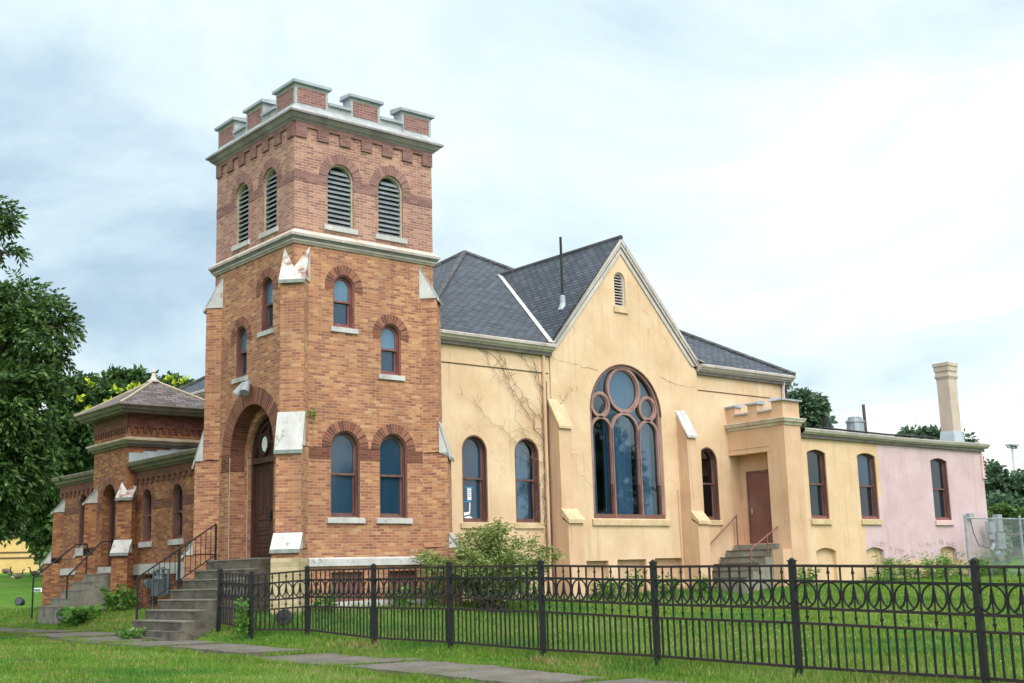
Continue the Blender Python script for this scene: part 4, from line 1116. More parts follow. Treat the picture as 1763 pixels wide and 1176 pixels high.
            mb.face(f_); mb.face(bk[::-1])
            for i in range(4):
                j = (i + 1) % 4
                mb.face([f_[j], f_[i], bk[i], bk[j]])
            mb.build('rake_board', mt, CH)
    # downpipes by the inner corner
    mb = MB(); mb.tube([(8.06, Y - .07, 5.95), (8.06, Y - .07, -.6)], .05, 8); mb.build('downpipe', 'stucco_porch', CH)
    mb = MB(); mb.tube([(8.155, Y - .045, 5.2), (8.155, Y - .045, -.6)], .022, 6); mb.build('cable_pipe', 'rubber', CH)
    mb = MB(); mb.tube([(18.6, Y - .10, 6.0), (18.6, Y - .05, 5.7), (18.6, Y - .05, 4.4)], .055, 8); mb.build('downpipe', 'fascia', CH)
    mb = MB(); mb.tube([(18.95, Y + .1, 6.1), (18.9, Y + .1, 5.0)], .05, 8); mb.build('downpipe', 'pipe_rust', CH)
    mb = MB(); mb.tube([(13.22, Y - .08, 2.35), (13.26, Y - .08, .0)], .018, 6); mb.build('conduit', 'stucco_porch', CH)
    # vent stack through the gable roof
    base = Vector((9.35, .96, 0)); base.z = zl + (base.x - gl) / (GC - gl) * (RG - zl)
    mb = MB(); mb.tube([base + ZV * -.1, base + ZV * 2.06], .038, 8); st = mb.build('vent_stack', 'rubber', CH)
    mb = MB(); mb.lathe(base - ZV * .12, [(.16, 0), (.085, .2), (.075, .42), (.05, .44)], 10); mb.build('flashing', 'flash', st)
nave()

# ---- porch and single-storey annex
def annex():
    XP, YF, YW = 15.72, -1.68, -1.62
    fp = FR((XP, 0, 0), (0, -1, 0)); ff = FR((0, YF, 0), (1, 0, 0)); fa = FR((0, YW, 0), (1, 0, 0))
    mb = MB()
    op = rect(-.5, 1.0, .72, 3.45)
    wall(mb, fp, rect(-.5, 1.68, -1.2, 4.658), [rect(-.496, 1.0, .72, 3.45)], .5)
    wall(mb, ff, rect(XP, 16.52, -1.2, 4.658), [], 0)
    mb.face([(16.52, YF, -1.2), (16.52, YW, -1.2), (16.52, YW, 4.658), (16.52, YF, 4.658)])
    mb.face([(16.52, YW, 4.0), (16.52, .5, 4.0), (16.52, .5, 4.658), (16.52, YW, 4.658)])
    mb.face([(XP + .5, -1.0, .72), (XP + .5, -1.0, 3.45), (XP + .5, .5, 3.45), (XP + .5, .5, .72)][::-1])
    mb.face([(XP, YF, 4.6), (16.52, YF, 4.6), (16.52, .5, 4.6), (XP, .5, 4.6)])
    mb.build('porch_wall', 'stucco_porch', CH)
    mb = MB()
    for a, b in ((-.46, 1.1),): ring(mb, fp, rect(-.45, 1.16, 3.45, 3.62), rect(-.44, 1.15, 3.455, 3.61), 0, .012)
    mb.build('lintel_line', 'stucco_porch', CH)
    mb = MB(); mb.box(XP + .46, XP + .499, -.68, .17, .74, 2.88)
    d = mb.build('porch_door', 'door_red', CH); d['label'] = 'plain red-brown door inside the porch'
    mb = MB(); ring(mb, FR((XP + .46, 0, 0), (0, -1, 0)), rect(-.23, .74, .74, 2.95), rect(-.17, .68, .74, 2.88), -.04, .02); mb.build('frame', 'wood', d)
    mb = MB(); mb.obox((XP + .45, .08, 1.72), (0, 1, 0), (1, 0, 0), (0, 0, 1), .03, .012, .09); mb.tube([(XP + .45, .08, 1.70), (XP + .40, .08, 1.70), (XP + .40, .0, 1.70)], .012, 6); mb.build('handle', 'galv', d)
    # belt and parapet
    prof = [(-.02, 4.20), (.03, 4.20), (.05, 4.27), (.11, 4.30), (.13, 4.37), (.15, 4.38), (.15, 4.41), (-.02, 4.44)]
    mb = MB()
    L = [[Vector((XP - o, .5, z)), Vector((XP - o, YF - o, z)), Vector((16.52 + o, YF - o, z)), Vector((16.52 + o, YF + .06, z))] for o, z in prof]
    for a, b in zip(L, L[1:]):
        for i in range(3): mb.face([a[i], a[i + 1], b[i + 1], b[i]])
    mb.build('belt_moulding', 'cornice_top', CH)
    th = .28
    o = fp.p
    for u0, u1 in ((-.15, .35), (.73, 1.27)):
        mb = MB(); o = fp.p
        mb.hexa([o(u0, 4.66, .06), o(u1, 4.66, .06), o(u1, 4.66, -th), o(u0, 4.66, -th)], [o(u0, 4.71, .06), o(u1, 4.71, .06), o(u1, 4.75, -th), o(u0, 4.75, -th)])
        mb.build('crenel_coping', 'parapet', CH)
    for u0, u1 in ((-.5, -.15), (.35, .73)):
        mb = MB(); prism(mb, fp, rect(u0, u1, 4.66, 4.93), -th, 0, True); m = mb.build('merlon', 'stucco_porch', CH)
        mb = MB(); a, b = u0 - .05, u1 + .05
        mb.hexa([o(a, 4.93, .07), o(b, 4.93, .07), o(b, 4.93, -th - .05), o(a, 4.93, -th - .05)], [o(a, 4.98, .07), o(b, 4.98, .07), o(b - .02, 5.06, -th - .05), o(a + .02, 5.06, -th - .05)])
        mb.build('coping', 'coping', m)
    mb = MB(); mb.box(XP, 16.52, YF, -1.27, 4.66, 4.93); m = mb.build('merlon', 'stucco_porch', CH)
    mb = MB()
    x0, x1, y0, y1 = XP - .08, 16.6, YF - .08, -1.21
    mb.hexa([(x0, y0, 4.93), (x1, y0, 4.93), (x1, y1, 4.93), (x0, y1, 4.93)], [(x0, y0, 4.98), (x1, y0, 4.98), (x1, y1, 5.06), (x0 + .1, y1, 5.06)])
    mb.build('coping', 'coping', m)
    # annex front
    W = [(17.30, .93, 1.41, 3.52), (19.92, 1.0, 1.42, 3.52), (24.17, 1.04, 1.42, 3.52)]
    arches = [segarch(17.44, .50, -.6, .44, .10), segarch(20.0, .48, -.6, .44, .10), segarch(24.27, .50, -.6, .44, .10)]
    mb = MB()
    wall(mb, fa, rect(16.52, 27.05, -1.2, 4.0), [segarch(c, w / 2, z0, z1 - .10, .10) for c, w, z0, z1 in W] + arches, .24)
    mb.face([(27.05, YW, -1.2), (27.05, 12, -1.2), (27.05, 12, 4.6), (27.05, YW, 4.0)])
    mb.face([(27.05, 12, -1.2), (18.6, 12, -1.2), (18.6, 12, 4.6), (27.05, 12, 4.6)])
    aw = mb.build('annex_wall', M['stucco_annex'], CH)
    for k, (c, w, z0, z1) in enumerate(W):
        f = sash_window(CH, fa, c, w, z0, z1, 'seg', .10, 'wood_red' if 0 else 'wood', ('glass_dark', 'glass', 'glass_dark')[k], sill=(z0 - .17, z0, .05, .07), sill_mat='cream_trim' if k < 2 else 'pink_trim', pane2='glass_dark', rise=.10)
        mb = MB(); prism(mb, fa, rect(c - w / 2 + .05, c + w / 2 - .05, z0 + .01, z0 + .09), -.14, -.06); mb.build('sill_board', 'wood_red', f)
    for a in arches:
        mb = MB(); prism(mb, fa, a, -.2, -.13); mb.build('blocked_light', 'stucco', CH)
    # eave, roof
    prof = [(.0, 3.97), (.12, 3.97), (.15, 4.01), (.20, 4.02), (.23, 4.085), (.24, 4.115), (.22, 4.13), (.0, 4.135)]
    n = 16
    sag = lambda x: -.035 * math.sin(math.pi * (x - 16.52) / 10.5) ** 2 + .0
    mb = MB()
    xs = [16.53 + (27.3 - 16.53) * i / n for i in range(n + 1)]
    for a, b in zip(xs, xs[1:]):
        A = [Vector((a, YW - o_, z + sag(a))) for o_, z in prof]; B = [Vector((b, YW - o_, z + sag(b))) for o_, z in prof]
        for i in range(len(prof) - 1): mb.face([A[i], B[i], B[i + 1], A[i + 1]])
    mb.face([Vector((27.3, YW - o_, z)) for o_, z in prof])
    mb.build('eave_moulding', 'fascia', CH)
    mb = MB(); mb.box(16.53, 27.12, YW - .09, YW, 3.85, 3.965); mb.build('soffit', 'fascia_dark', CH)  # dark strip painting the shadow line below the annex eave
    mb = MB()
    for a, b in zip(xs, xs[1:]):
        mb.face([(a, YW - .20, 4.14 + sag(a)), (b, YW - .20, 4.14 + sag(b)), (b, 12, 6.0 + .1), (a, 12, 6.1)])
    mb.build('annex_roof', 'tar', CH)
    mb = MB(); mb.tube([(17.6, YW - .12, 4.19), (21, YW - .12, 4.16), (24, YW - .12, 4.20)], .03, 6); mb.build('roof_pipe', 'rubber', CH)
    # chimney
    x0, x1, y0, y1 = 26.40, 26.98, -1.0, -.47
    mb = MB(); mb.box(x0 + .02, x1 - .02, y0 + .02, y1 - .02, 4.1, 6.55); mb.hexa([(x0 + .02, y0 + .02, 6.55), (x1 - .02, y0 + .02, 6.55), (x1 - .02, y1 - .02, 6.55), (x0 + .02, y1 - .02, 6.55)], [(x0 - .03, y0 - .03, 6.66), (x1 + .03, y0 - .03, 6.66), (x1 + .03, y1 + .03, 6.66), (x0 - .03, y1 + .03, 6.66)])
    mb.box(x0 - .03, x1 + .03, y0 - .03, y1 + .03, 6.66, 6.70); mb.box(x0, x1, y0, y1, 6.70, 6.86)
    mb.box(x0 - .03, x1 + .03, y0 - .03, y1 + .03, 6.86, 7.04); mb.box(x0 - .055, x1 + .055, y0 - .055, y1 + .055, 7.04, 7.16)
    ch = mb.build('chimney', 'chimney', CH)
    mb = MB(); mb.hexa([(x0 - .06, y0 - .06, 4.1), (x1 + .06, y0 - .06, 4.1), (x1 + .06, y1 + .06, 4.1), (x0 - .06, y1 + .06, 4.1)], [(x0, y0, 4.66), (x1, y0, 4.66), (x1, y1, 4.66), (x0, y1, 4.66)]); mb.build('flashing', 'flash', ch)
    # vents on the flat roof
    zr = lambda y: 4.2 + (y + 1.9) * .136
    mb = MB(); mb.tube([(20.2, 0, zr(0) - .1), (20.2, 0, zr(0) + .42)], .12, 10); mb.build('roof_vent', 'rubber', CH)
    mb = MB(); mb.lathe((21.85, 0, zr(0) - .1), [(.30, 0), (.29, .42), (.32, .43), (.32, .50), (.24, .53), (.24, .60), (.20, .63)], 12); mb.build('roof_vent', 'galv', CH)
    mb = MB(); mb.tube([(22.45, 0, zr(0) - .1), (22.42, 0, zr(0) + 1.0)], .055, 8); mb.build('roof_vent', 'pipe_rust', CH)
    # brick teeth left on the end corner
    mb = MB()
    for i in range(6): mb.box(27.05, 27.12, YW - .05, YW + .25, 2.95 + i * .13, 3.03 + i * .13)
    mb.box(26.93, 27.13, YW - .05, YW, 2.9, 3.72); mb.build('corner_teeth', 'pink_trim', CH)
M['chimney'] = plain_mat('chimney_render', (.47, .37, .30), (.58, .47, .39), 1.6, .85, bmp=.4)
annex()

# ------------------------------------------------------------------ steps and railings
def steps_x(root, y0, y1, noses, xend, zbot, mat, nose_mat, side=True):
    """a flight climbing towards +x; noses: list of (x, z) from the top tread down"""
    back = xend
    for i, (x, z) in enumerate(noses):
        zb = noses[i + 1][1] - .03 if i + 1 < len(noses) else zbot
        x1 = xend
        mb = MB(); mb.box(x, x1, y0, y1, zb if i + 1 < len(noses) else zbot, z - .03); 
        st = mb.build('step', mat, root)
        mb = MB(); mb.box(x - .015, (noses[i - 1][0] if i else xend) , y0 - .006, y1 + .006, z - .03, z); mb.build('tread', nose_mat, st)

T = thing('entrance_steps', 'broad flight of dark weathered concrete steps climbing to the arched tower door', 'steps', (-1.1, 2.05, -1.1))
noses = [(-.42, .53), (-.72, .30), (-1.02, .09), (-1.32, -.13), (-1.62, -.35), (-1.92, -.57), (-2.22, -.79)]
steps_x(T, .78, 3.36, noses, -.004, -1.35, 'steps', 'steps_nose')
mb = MB(); mb.box(-.004, .62, .90, 3.0, .0, .53); mb.build('landing', 'steps', T)
mb = MB(); mb.box(-2.52, -.9, .70, 3.6, -1.35, -1.0); mb.build('step', 'steps', T)

def baluster_rail(name, label, pts_top, drop, posts, nbal, y, mat='iron', r=.018):
    t = thing(name, label, 'handrail', (pts_top[0][0], y, pts_top[0][1] - 1))
    mb = MB()
    for (xa, za), (xb, zb) in zip(pts_top, pts_top[1:]): mb.bar((xa, y, za), (xb, y, zb), r * 2, r * 1.6)
    mb.build('top_rail', mat, t)
    mb = MB()
    (xa, za), (xb, zb) = pts_top[0], pts_top[-1]
    mb.bar((xa, y, za - drop), (xb, y, zb - drop), r * 1.3); mb.build('bottom_rail', mat, t)
    for x, zb_ in posts:
        k = (x - xa) / (xb - xa); zt = za + (zb - za) * k
        mb = MB(); mb.bar((x, y, zb_), (x, y, zt), r * 2.2); mb.build('post', mat, t)
    for i in range(1, nbal + 1):
        k = i / (nbal + 1); x = xa + (xb - xa) * k; z = za + (zb - za) * k
        mb = MB(); mb.bar((x, y, z - drop), (x, y, z), .013); mb.build('baluster', mat, t)
    return t
baluster_rail('handrail', 'black iron railing with thin balusters up the tower entrance steps', [(-2.16, .17), (-.22, 1.40)], .74, [(-2.16, -.82), (-1.16, -.13), (-.22, .53)], 14, 3.28)

T = thing('side_steps', 'small grey concrete flight rising to the narrow door of the brick porch pavilion', 'steps', (-.8, 10.6, -.7))
steps_x(T, 9.86, 11.36, [(-.36, .34), (-.67, .13), (-.98, -.09), (-1.29, -.30), (-1.60, -.52)], .026, -1.0, 'steps_grey', 'steps_nose')
def pipe_rail(name, label, path, posts, mat, r=.024):
    t = thing(name, label, 'handrail', (path[0][0], path[0][1], posts[0][2]))
    mb = MB(); mb.tube(path, r, 8); mb.build('top_rail', mat, t)
    for x, y, z0, z1 in posts:
        mb = MB(); mb.tube([(x, y, z0), (x, y, z1)], r, 8); mb.build('post', mat, t)
    return t
pipe_rail('handrail', 'bent black pipe handrail on the side of the pavilion steps nearer the gas meter', [(-1.34, 9.95, .28), (-.42, 9.95, 1.22), (-.05, 9.95, 1.24)], [(-1.34, 9.95, -.32, .28), (-.05, 9.95, .30, 1.24)], 'iron')
pipe_rail('handrail', 'bent black pipe handrail on the far side of the pavilion steps, away from the tower', [(-1.80, 11.3, .27), (-.62, 11.3, 1.20), (-.30, 11.3, 1.21)], [(-1.80, 11.3, -.85, .27), (-.30, 11.3, .30, 1.21)], 'iron')

T = thing('porch_steps', 'mossy concrete steps up to the recessed red-brown door of the yellow porch', 'steps', (15, -.4, -.5))
steps_x(T, -1.28, .43, [(15.62, .725), (15.26, .54), (14.96, .34), (14.66, .15), (14.36, -.05), (14.06, -.25)], 16.2, -.9, 'steps_grey', 'steps')
bpy.data.objects.remove(T.children[0].children[0]); 
pipe_rail('handrail', 'rusty brown pipe handrail against the wall beside the yellow porch', [(14.25, .33, .62), (15.72, .33, 1.60)], [(15.70, .33, .70, 1.58)], 'rail_brown', .022)
pipe_rail('handrail', 'rusty brown free-ended handrail on the open side of the yellow porch steps', [(14.40, -1.2, .52), (15.98, -1.2, 1.32)], [(14.42, -1.2, -.2, .53), (15.2, -1.2, .1, .92)], 'rail_brown', .022)
mb = MB(); mb.box(15.3, 16.0, -1.66, -1.29, -.9, .52); tag(mb.build('plinth_block', 'stucco_porch'), 'low rendered block filling the corner between the porch steps and the porch', 'plinth')

# ------------------------------------------------------------------ iron fence
posts = [(-1.52, .42), (-1.60, -1.15), (-1.0, -2.36), (-1.0, -4.78), (-1.0, -7.14), (-1.0, -9.55), (-1.0, -12.0), (-1.0, -14.45), (-1.0, -16.98), (-1.0, -19.4), (-1.0, -21.85)]
ptop = [.29, .21, .28, .26, .25, .21, .14, .10, .03, -.03, -.08]
FE = thing('iron_fence', 'black ornamental iron fence with a row of rings between the lawn and the pavement', 'fence', (-1, -8, -1.2))
for (x, y), zt in zip(posts, ptop):
    g = gz(x, y) - .12
    mb = MB(); lean = -.03 if y > 0 else 0
    mb.hexa([(x - .037 + lean, y - .037, g), (x + .037 + lean, y - .037, g), (x + .037 + lean, y + .037, g), (x - .037 + lean, y + .037, g)], [(x - .037, y - .037, zt - .03), (x + .037, y - .037, zt - .03), (x + .037, y + .037, zt - .03), (x - .037, y + .037, zt - .03)])
    p = mb.build('post', 'iron', FE)
    mb = MB(); mb.box(x - .045, x + .045, y - .045, y + .045, zt - .03, zt - .012); mb.lathe((x, y, zt - .014), [(.036, 0), (.036, .012), (.02, .028), (.004, .034)], 10); mb.build('post_cap', 'iron', p)
NBIG = 100
fine = []      # pickets nearest the camera get objects of their own
for k in range(len(posts) - 1):
    a, b = Vector((*posts[k], 0)), Vector((*posts[k + 1], 0))
    L = (b - a).length; n7 = max(3, round(L / .345))
    ta, tb = ptop[k], ptop[k + 1]
    P = lambda t, h: Vector((a.x + (b.x - a.x) * t, a.y + (b.y - a.y) * t, ta + (tb - ta) * t - h))
    ga, gb = gz(*posts[k]), gz(*posts[k + 1])
    hb = [max(.9, min(1.40, ta - ga - .12)), max(.9, min(1.40, tb - gb - .12))]
    PB = lambda t: Vector((a.x + (b.x - a.x) * t, a.y + (b.y - a.y) * t, (ta - hb[0]) * (1 - t) + (tb - hb[1]) * t))
    d = (b - a).normalized()
    mb = MB(); mb.bar(P(.0, .085), P(1, .085), .034); 
    panel = mb.build('fence_panel', 'iron_rust', FE)
    for h, m in ((.275, 'iron'), (.615, 'iron_rust'), (.80, 'iron_rust')):
        mb = MB(); mb.bar(P(0, h), P(1, h), .033); mb.build('rail', m, panel)
    mb = MB(); mb.bar(PB(0), PB(1), .036); mb.build('rail', 'iron_rust', panel)
    rest = MB()
    near = 3 <= k <= 7
    def put(mbx, name='picket'):
        if near: mbx.build(name, 'iron', panel)
        else:
            for f, uv in zip(mbx.f, mbx.uv): rest.face([mbx.v[i] for i in f], uv)
    w = .023
    for i in range(n7 * 3):
        t = i / (n7 * 3)
        if i == 0: continue
        mbx = MB()
        top = P(t, .085) if i % 3 == 0 else P(t, .80)
        J_ = Vector((random.gauss(0, .004), random.gauss(0, .004), 0)); mbx.bar(PB(t), top + J_, w); put(mbx)
    for i in range(n7):
        t0, t1 = i / n7, (i + 1) / n7; tc = (t0 + t1) / 2
        # ring
        mbx = MB(); R = .158; hc = .445; seg = 22
        half = L / n7 / 2 - .012
        pts = []
        for q in range(seg + 1):
            an = 2 * math.pi * q / seg
            c = P(tc, hc); pts.append(c + d * (min(R, half) * math.cos(an)) + ZV * (R * math.sin(an)))
        for q in range(seg): mbx.bar(pts[q], pts[q + 1] + (pts[q + 1] - pts[q]) * .08, .018)
        put(mbx, 'ring')
        # spear through the ring, with an inverted Y
        mbx = MB(); mbx.bar(P(tc, .085), P(tc, .80), .016)
        for h, s in ((.15, 1), (.735, -1)):
            c = P(tc, h)
            mbx.hexa([c + d * x_ + Vector((y_, 0, 0)) - ZV * .03 * s for x_, y_ in (((-.024), -.010), (.024, -.010), (.024, .010), (-.024, .010))] if s > 0 else [c + d * x_ + Vector((y_, 0, 0)) - ZV * .035 for x_, y_ in ((-.004, -.004), (.004, -.004), (.004, .004), (-.004, .004))],
                     [c + d * x_ + Vector((y_, 0, 0)) + ZV * .035 for x_, y_ in ((-.004, -.004), (.004, -.004), (.004, .004), (-.004, .004))] if s > 0 else [c + d * x_ + Vector((y_, 0, 0)) + ZV * .03 for x_, y_ in ((-.024, -.010), (.024, -.010), (.024, .010), (-.024, .010))])
        for s in (-1, 1):
            q = [P(tc, .33) , P(tc, .40) + d * s * .012, P(tc, .47) + d * s * .022, P(tc, .53) + d * s * .050, P(tc, .575) + d * s * .10]
            for e0, e1 in zip(q, q[1:]): mbx.bar(e0, e1 + (e1 - e0) * .05, .019)
        put(mbx, 'spear')
    if rest.f:
        o = rest.build('pickets', 'iron', panel); o['kind'] = 'stuff'

# ------------------------------------------------------------------ pavement
def slab(y0, y1, x0=WX0, x1=WX1, tilt=0., dz=0., name='sidewalk'):
    n = 10
    mb = MB()
    J = lambda: random.uniform(-.05, .05)
    left = [(x0 + J(), y0 + (y1 - y0) * i / n) for i in range(n + 1)]
    right = [(x1 + J(), y0 + (y1 - y0) * i / n) for i in range(n + 1)]
    z = lambda x, y: float(walk_z((y0 + y1) / 2)) + .0165 * (y - (y0 + y1) / 2) * (y < 6) + .012 + dz + tilt * (y - (y0 + y1) / 2) - .01 * (x - x0)
    for i in range(n):
        q = [(*left[i], z(*left[i])), (*right[i], z(*right[i])), (*right[i + 1], z(*right[i + 1])), (*left[i + 1], z(*left[i + 1]))]
        mb.face(q)
        for a, b in ((0, 3), (1, 2)):
            p, r_ = Vector(q[a]), Vector(q[b])
            f = [p, r_, r_ - ZV * .1, p - ZV * .1]
            mb.face(f if a == 0 else f[::-1])
    for i, fl in ((0, 1), (n, 0)):
        p, r_ = Vector((*left[i], z(*left[i]))), Vector((*right[i], z(*right[i])))
        f = [p, p - ZV * .1, r_ - ZV * .1, r_]
        mb.face(f if fl else f[::-1])
    o = mb.build(name, 'walk'); o['kind'] = 'structure'
ys = -21.5
k = 0
JOINTS = []
while ys < 26:
    L = random.choice((2.3, 2.6, 2.9, 3.3))
    slab(ys + random.uniform(.06, .2), ys + L - random.uniform(.05, .2), WX0 + .15 + random.uniform(-.2, .45), WX1 - .05 + random.uniform(-.45, .12), random.uniform(-.015, .015), random.uniform(.0, .045))
    ys += L; JOINTS.append(ys)
# the short path from the pavement to the tower steps
slab(.9, 3.1, WX1 - .9, -2.3, 0, .05, 'path')

# ------------------------------------------------------------------ things by the walls
def tube_thing(name, label, cat, path, r, mat, n=8):
    mb = MB(); mb.tube(path, r, n); return tag(mb.build(name, mat), label, cat)
G = thing('gas_meter', 'grey gas meter with regulator and pipes against the brick wing behind the tower steps', 'gas meter', (.05, 7.4, -.6))
mb = MB()
mb.obox((.02, 6.95, -.08), (0, 1, 0), (1, 0, 0), (0, 0, 1), .26, .12, .22); mb.lathe((.02, 6.95, .13), [(.2, 0), (.16, .08), (.05, .12), (.03, .14)], 14); mb.build('meter_body', 'meter', G)
mb = MB(); mb.tube([(.02, 7.1, .22), (.02, 7.1, .34), (.02, 7.35, .34), (.02, 7.35, -.7)], .035, 8); mb.build('pipe', 'meter', G)
mb = MB(); mb.tube([(.02, 6.8, .22), (.02, 6.8, .38), (.02, 6.45, .38), (.02, 6.45, -.25), (.28, 6.45, -.25)], .035, 8); mb.build('pipe', 'meter', G)
mb = MB()
c = Vector((.0, 7.55, .02)); ax = Vector((0, 1, 0))
mb.tube([c, c + ax * .10, c + ax * .12, c + ax * .30, c + ax * .36], [.14, .14, .08, .07, .05], 14); mb.build('regulator', 'meter', G)
mb = MB(); mb.lathe((.02, 7.1, .34), [(.06, 0), (.06, .05), (.02, .07)], 10); mb.lathe((.02, 6.8, .38), [(.06, 0), (.06, .05), (.02, .07)], 10); mb.build('valve', 'meter', G)

WLt = thing('wall_floodlight', 'grey twin-headed floodlight fixed above the entrance arch of the tower', 'floodlight', (0, 2.1, 4.62))
mb = MB(); mb.obox((-.05, 2.05, 4.74), (0, 1, 0), (1, 0, 0), (0, 0, 1), .06, .05, .06); mb.build('bracket', 'box_grey', WLt)
for s in (-1, 1):
    mb = MB(); a = Vector((-.10, 2.05 + s * .06, 4.74)); b = Vector((-.26, 2.05 + s * .20, 4.44)); d = b - a
    mb.tube([a, a + d * .15, a + d * .45, a + d * .95, b], [.035, .07, .085, .115, .11], 14); mb.build('lamp_head', 'box_grey', WLt, smooth=True)
# electric meter on a stand at the end of the annex
E_ = thing('electric_meter', 'grey electric meter boxes on a stand behind the wire fence at the annex corner', 'electric meter', (26.9, -1.95, -.4))
mb = MB(); mb.box(26.85, 27.35, -2.05, -1.85, .42, .98); mb.build('meter_cabinet', 'box_grey', E_)
mb = MB(); mb.box(26.95, 27.25, -2.05, -1.85, 1.02, 1.62); mb.build('meter_cabinet', 'box_grey', E_)
mb = MB(); mb.box(26.40, 26.72, -2.05, -1.85, .98, 1.36); mb.lathe((26.56, -1.95, .75), [(.13, 0), (.13, .2), (.05, .23)], 12); mb.build('meter_cabinet', 'box_grey', E_)
for x in (26.55, 26.95, 27.1, 27.25):
    mb = MB(); mb.tube([(x, -1.95, -.6), (x, -1.95, .5)], .04, 8); mb.build('conduit', 'galv', E_)
mb = MB(); mb.tube([(26.8, -2.05, .3), (26.5, -2.08, .22), (26.3, -2.06, .4), (26.5, -2.05, .6)], .07, 8); mb.build('conduit', 'galv', E_)
mb = MB(); mb.tube([(25.7, -1.7, 1.55), (25.75, -1.75, 1.0), (25.95, -1.8, .55), (26.4, -1.9, .45)], .02, 6); mb.build('cable', 'rubber', E_)
mb = MB(); mb.box(25.6, 25.9, -1.76, -1.63, 1.50, 1.66); mb.build('junction_box', 'box_grey', E_)

# ------------------------------------------------------------------ wire fence by the annex
CF = thing('chain_link_fence', 'galvanised chain-link fence beyond the pink end of the annex', 'fence', (26, -2.5, -.4))
cp = [(24.0, -2.5), (27.6, -2.5), (31.2, -2.5), (34.8, -2.5)]
for x, y in cp:
    mb = MB(); g = gz(x, y) - .1; mb.tube([(x, y, g), (x, y, 1.50)], .045, 8); p = mb.build('post', 'galv', CF)
    mb = MB(); mb.lathe((x, y, 1.5), [(.05, 0), (.05, .03), (.01, .06)], 8); mb.build('post_cap', 'galv', p)
def chain_mat():
    m, nt, b = mat_new('chain_link_wire'); tc = coords(nt)
    sp = N(nt, 'ShaderNodeSeparateXYZ'); nt.links.new(tc.outputs['UV'], sp.inputs[0])
    ds = []
    for s in (1, -1):
        q = mathn(nt, 'MULTIPLY_ADD', sp.outputs['Y'], s, sp.outputs['X'])
        fr = mathn(nt, 'FRACT', mathn(nt, 'MULTIPLY', q, 1 / .085))
        ds.append(mathn(nt, 'LESS_THAN', mathn(nt, 'ABSOLUTE', mathn(nt, 'SUBTRACT', fr, .5)), .075))
    mk = mathn(nt, 'MAXIMUM', ds[0], ds[1])
    tr = N(nt, 'ShaderNodeBsdfTransparent'); mx = N(nt, 'ShaderNodeMixShader')
    nt.links.new(mk, mx.inputs[0]); nt.links.new(tr.outputs[0], mx.inputs[1]); nt.links.new(b.outputs[0], mx.inputs[2])
    b.inputs['Base Color'].default_value = (.32, .36, .40, 1); b.inputs['Metallic'].default_value = .4; b.inputs['Roughness'].default_value = .5
    nt.links.new(mx.outputs[0], nt.nodes['Material Output'].inputs[0])
    return m
M['chain'] = chain_mat()
for (xa, ya), (xb, yb) in zip(cp, cp[1:]):
    mb = MB(); mb.tube([(xa, ya, 1.44), (xb, yb, 1.44)], .025, 6); r_ = mb.build('top_rail', 'galv', CF)
    mb = MB(); n = 6
    for i in range(n):
        x0_, x1_ = xa + (xb - xa) * i / n, xa + (xb - xa) * (i + 1) / n
        mb.face([(x0_, ya - .03, gz(x0_, ya)), (x1_, ya - .03, gz(x1_, ya)), (x1_, ya - .03, 1.43), (x0_, ya - .03, 1.43)])
    mb.build('wire_mesh', 'chain', CF)

# ------------------------------------------------------------------ far things
YB = thing('yellow_building', 'low yellow building with brown stripes seen far off under the tree at the left', 'building', (15, 64, 1.1))
def far_building():
    c = Vector((15.3, 64, 0)); u = Vector((math.cos(.31), -math.sin(.31), 0)); fr = FR(c, u)
    g = 1.0
    mb = MB(); q = rect(-24, 1.35, g - 1, 3.75); wall(mb, fr, q, [], 0)
    n = fr.n * -8
    mb.face([fr.p(1.35, g - 1), fr.p(1.35, g - 1) + n, fr.p(1.35, 3.75) + n, fr.p(1.35, 3.75)])
    mb.face([fr.p(-24, 3.75), fr.p(1.35, 3.75), fr.p(1.35, 3.75) + n, fr.p(-24, 3.75) + n])
    mb.build('wall', 'yellow_wall', YB)
    for z0, z1 in ((2.02, 2.12), (2.40, 2.50), (3.66, 3.80)):
        mb = MB(); prism(mb, fr, rect(-24, 1.38, z0, z1), 0, .04); mb.build('stripe', 'brown_trim', YB)
    mb = MB()
    for i in range(24): prism(mb, fr, rect(-24 + i * 1.06, -24 + i * 1.06 + .42, 3.40, 3.66), 0, .05)
    mb.build('corbel_course', 'brown_trim', YB)
far_building()
SP = thing('street_pole', 'pale street pole with a small blue and green banner in front of the yellow building', 'pole', (12.72, 52.6, 1.1))
mb = MB(); mb.tube([(12.72, 52.6, .8), (12.9, 52.6, 7.2)], .13, 10); mb.build('pole', 'pole', SP)
mb = MB(); mb.box(12.30, 12.76, 52.55, 52.6, 3.30, 4.0); bn = mb.build('banner', 'teal', SP)
mb = MB(); mb.lathe((0, 0, 0), [(.01, 0), (.2, .01)], 12)
mb2 = MB(); frb = FR((12.53, 52.55, 3.72), (1, 0, 0)); prism(mb2, frb, [(.20 * math.cos(a), .16 * math.sin(a)) for a in np.linspace(0, 2 * math.pi, 14)[:-1]], 0, .02); mb2.build('banner_emblem', 'banner_green', bn)
mb = MB(); mb.box(12.36, 12.7, 52.55, 52.6, 2.82, 3.12); mb.build('banner', 'teal', SP)
mb = MB(); mb.tube([(12.3, 52.6, 4.02), (12.8, 52.6, 4.02)], .02, 6); mb.build('bracket', 'pole', SP)
LM = thing('light_mast', 'tall thin highway light mast far away at the right edge', 'light mast', (119.7, 46, 2))
mb = MB(); mb.tube([(119.7, 46, -1), (119.7, 46, 12.9)], [.22, .13], 8); mb.build('mast', 'pole', LM)
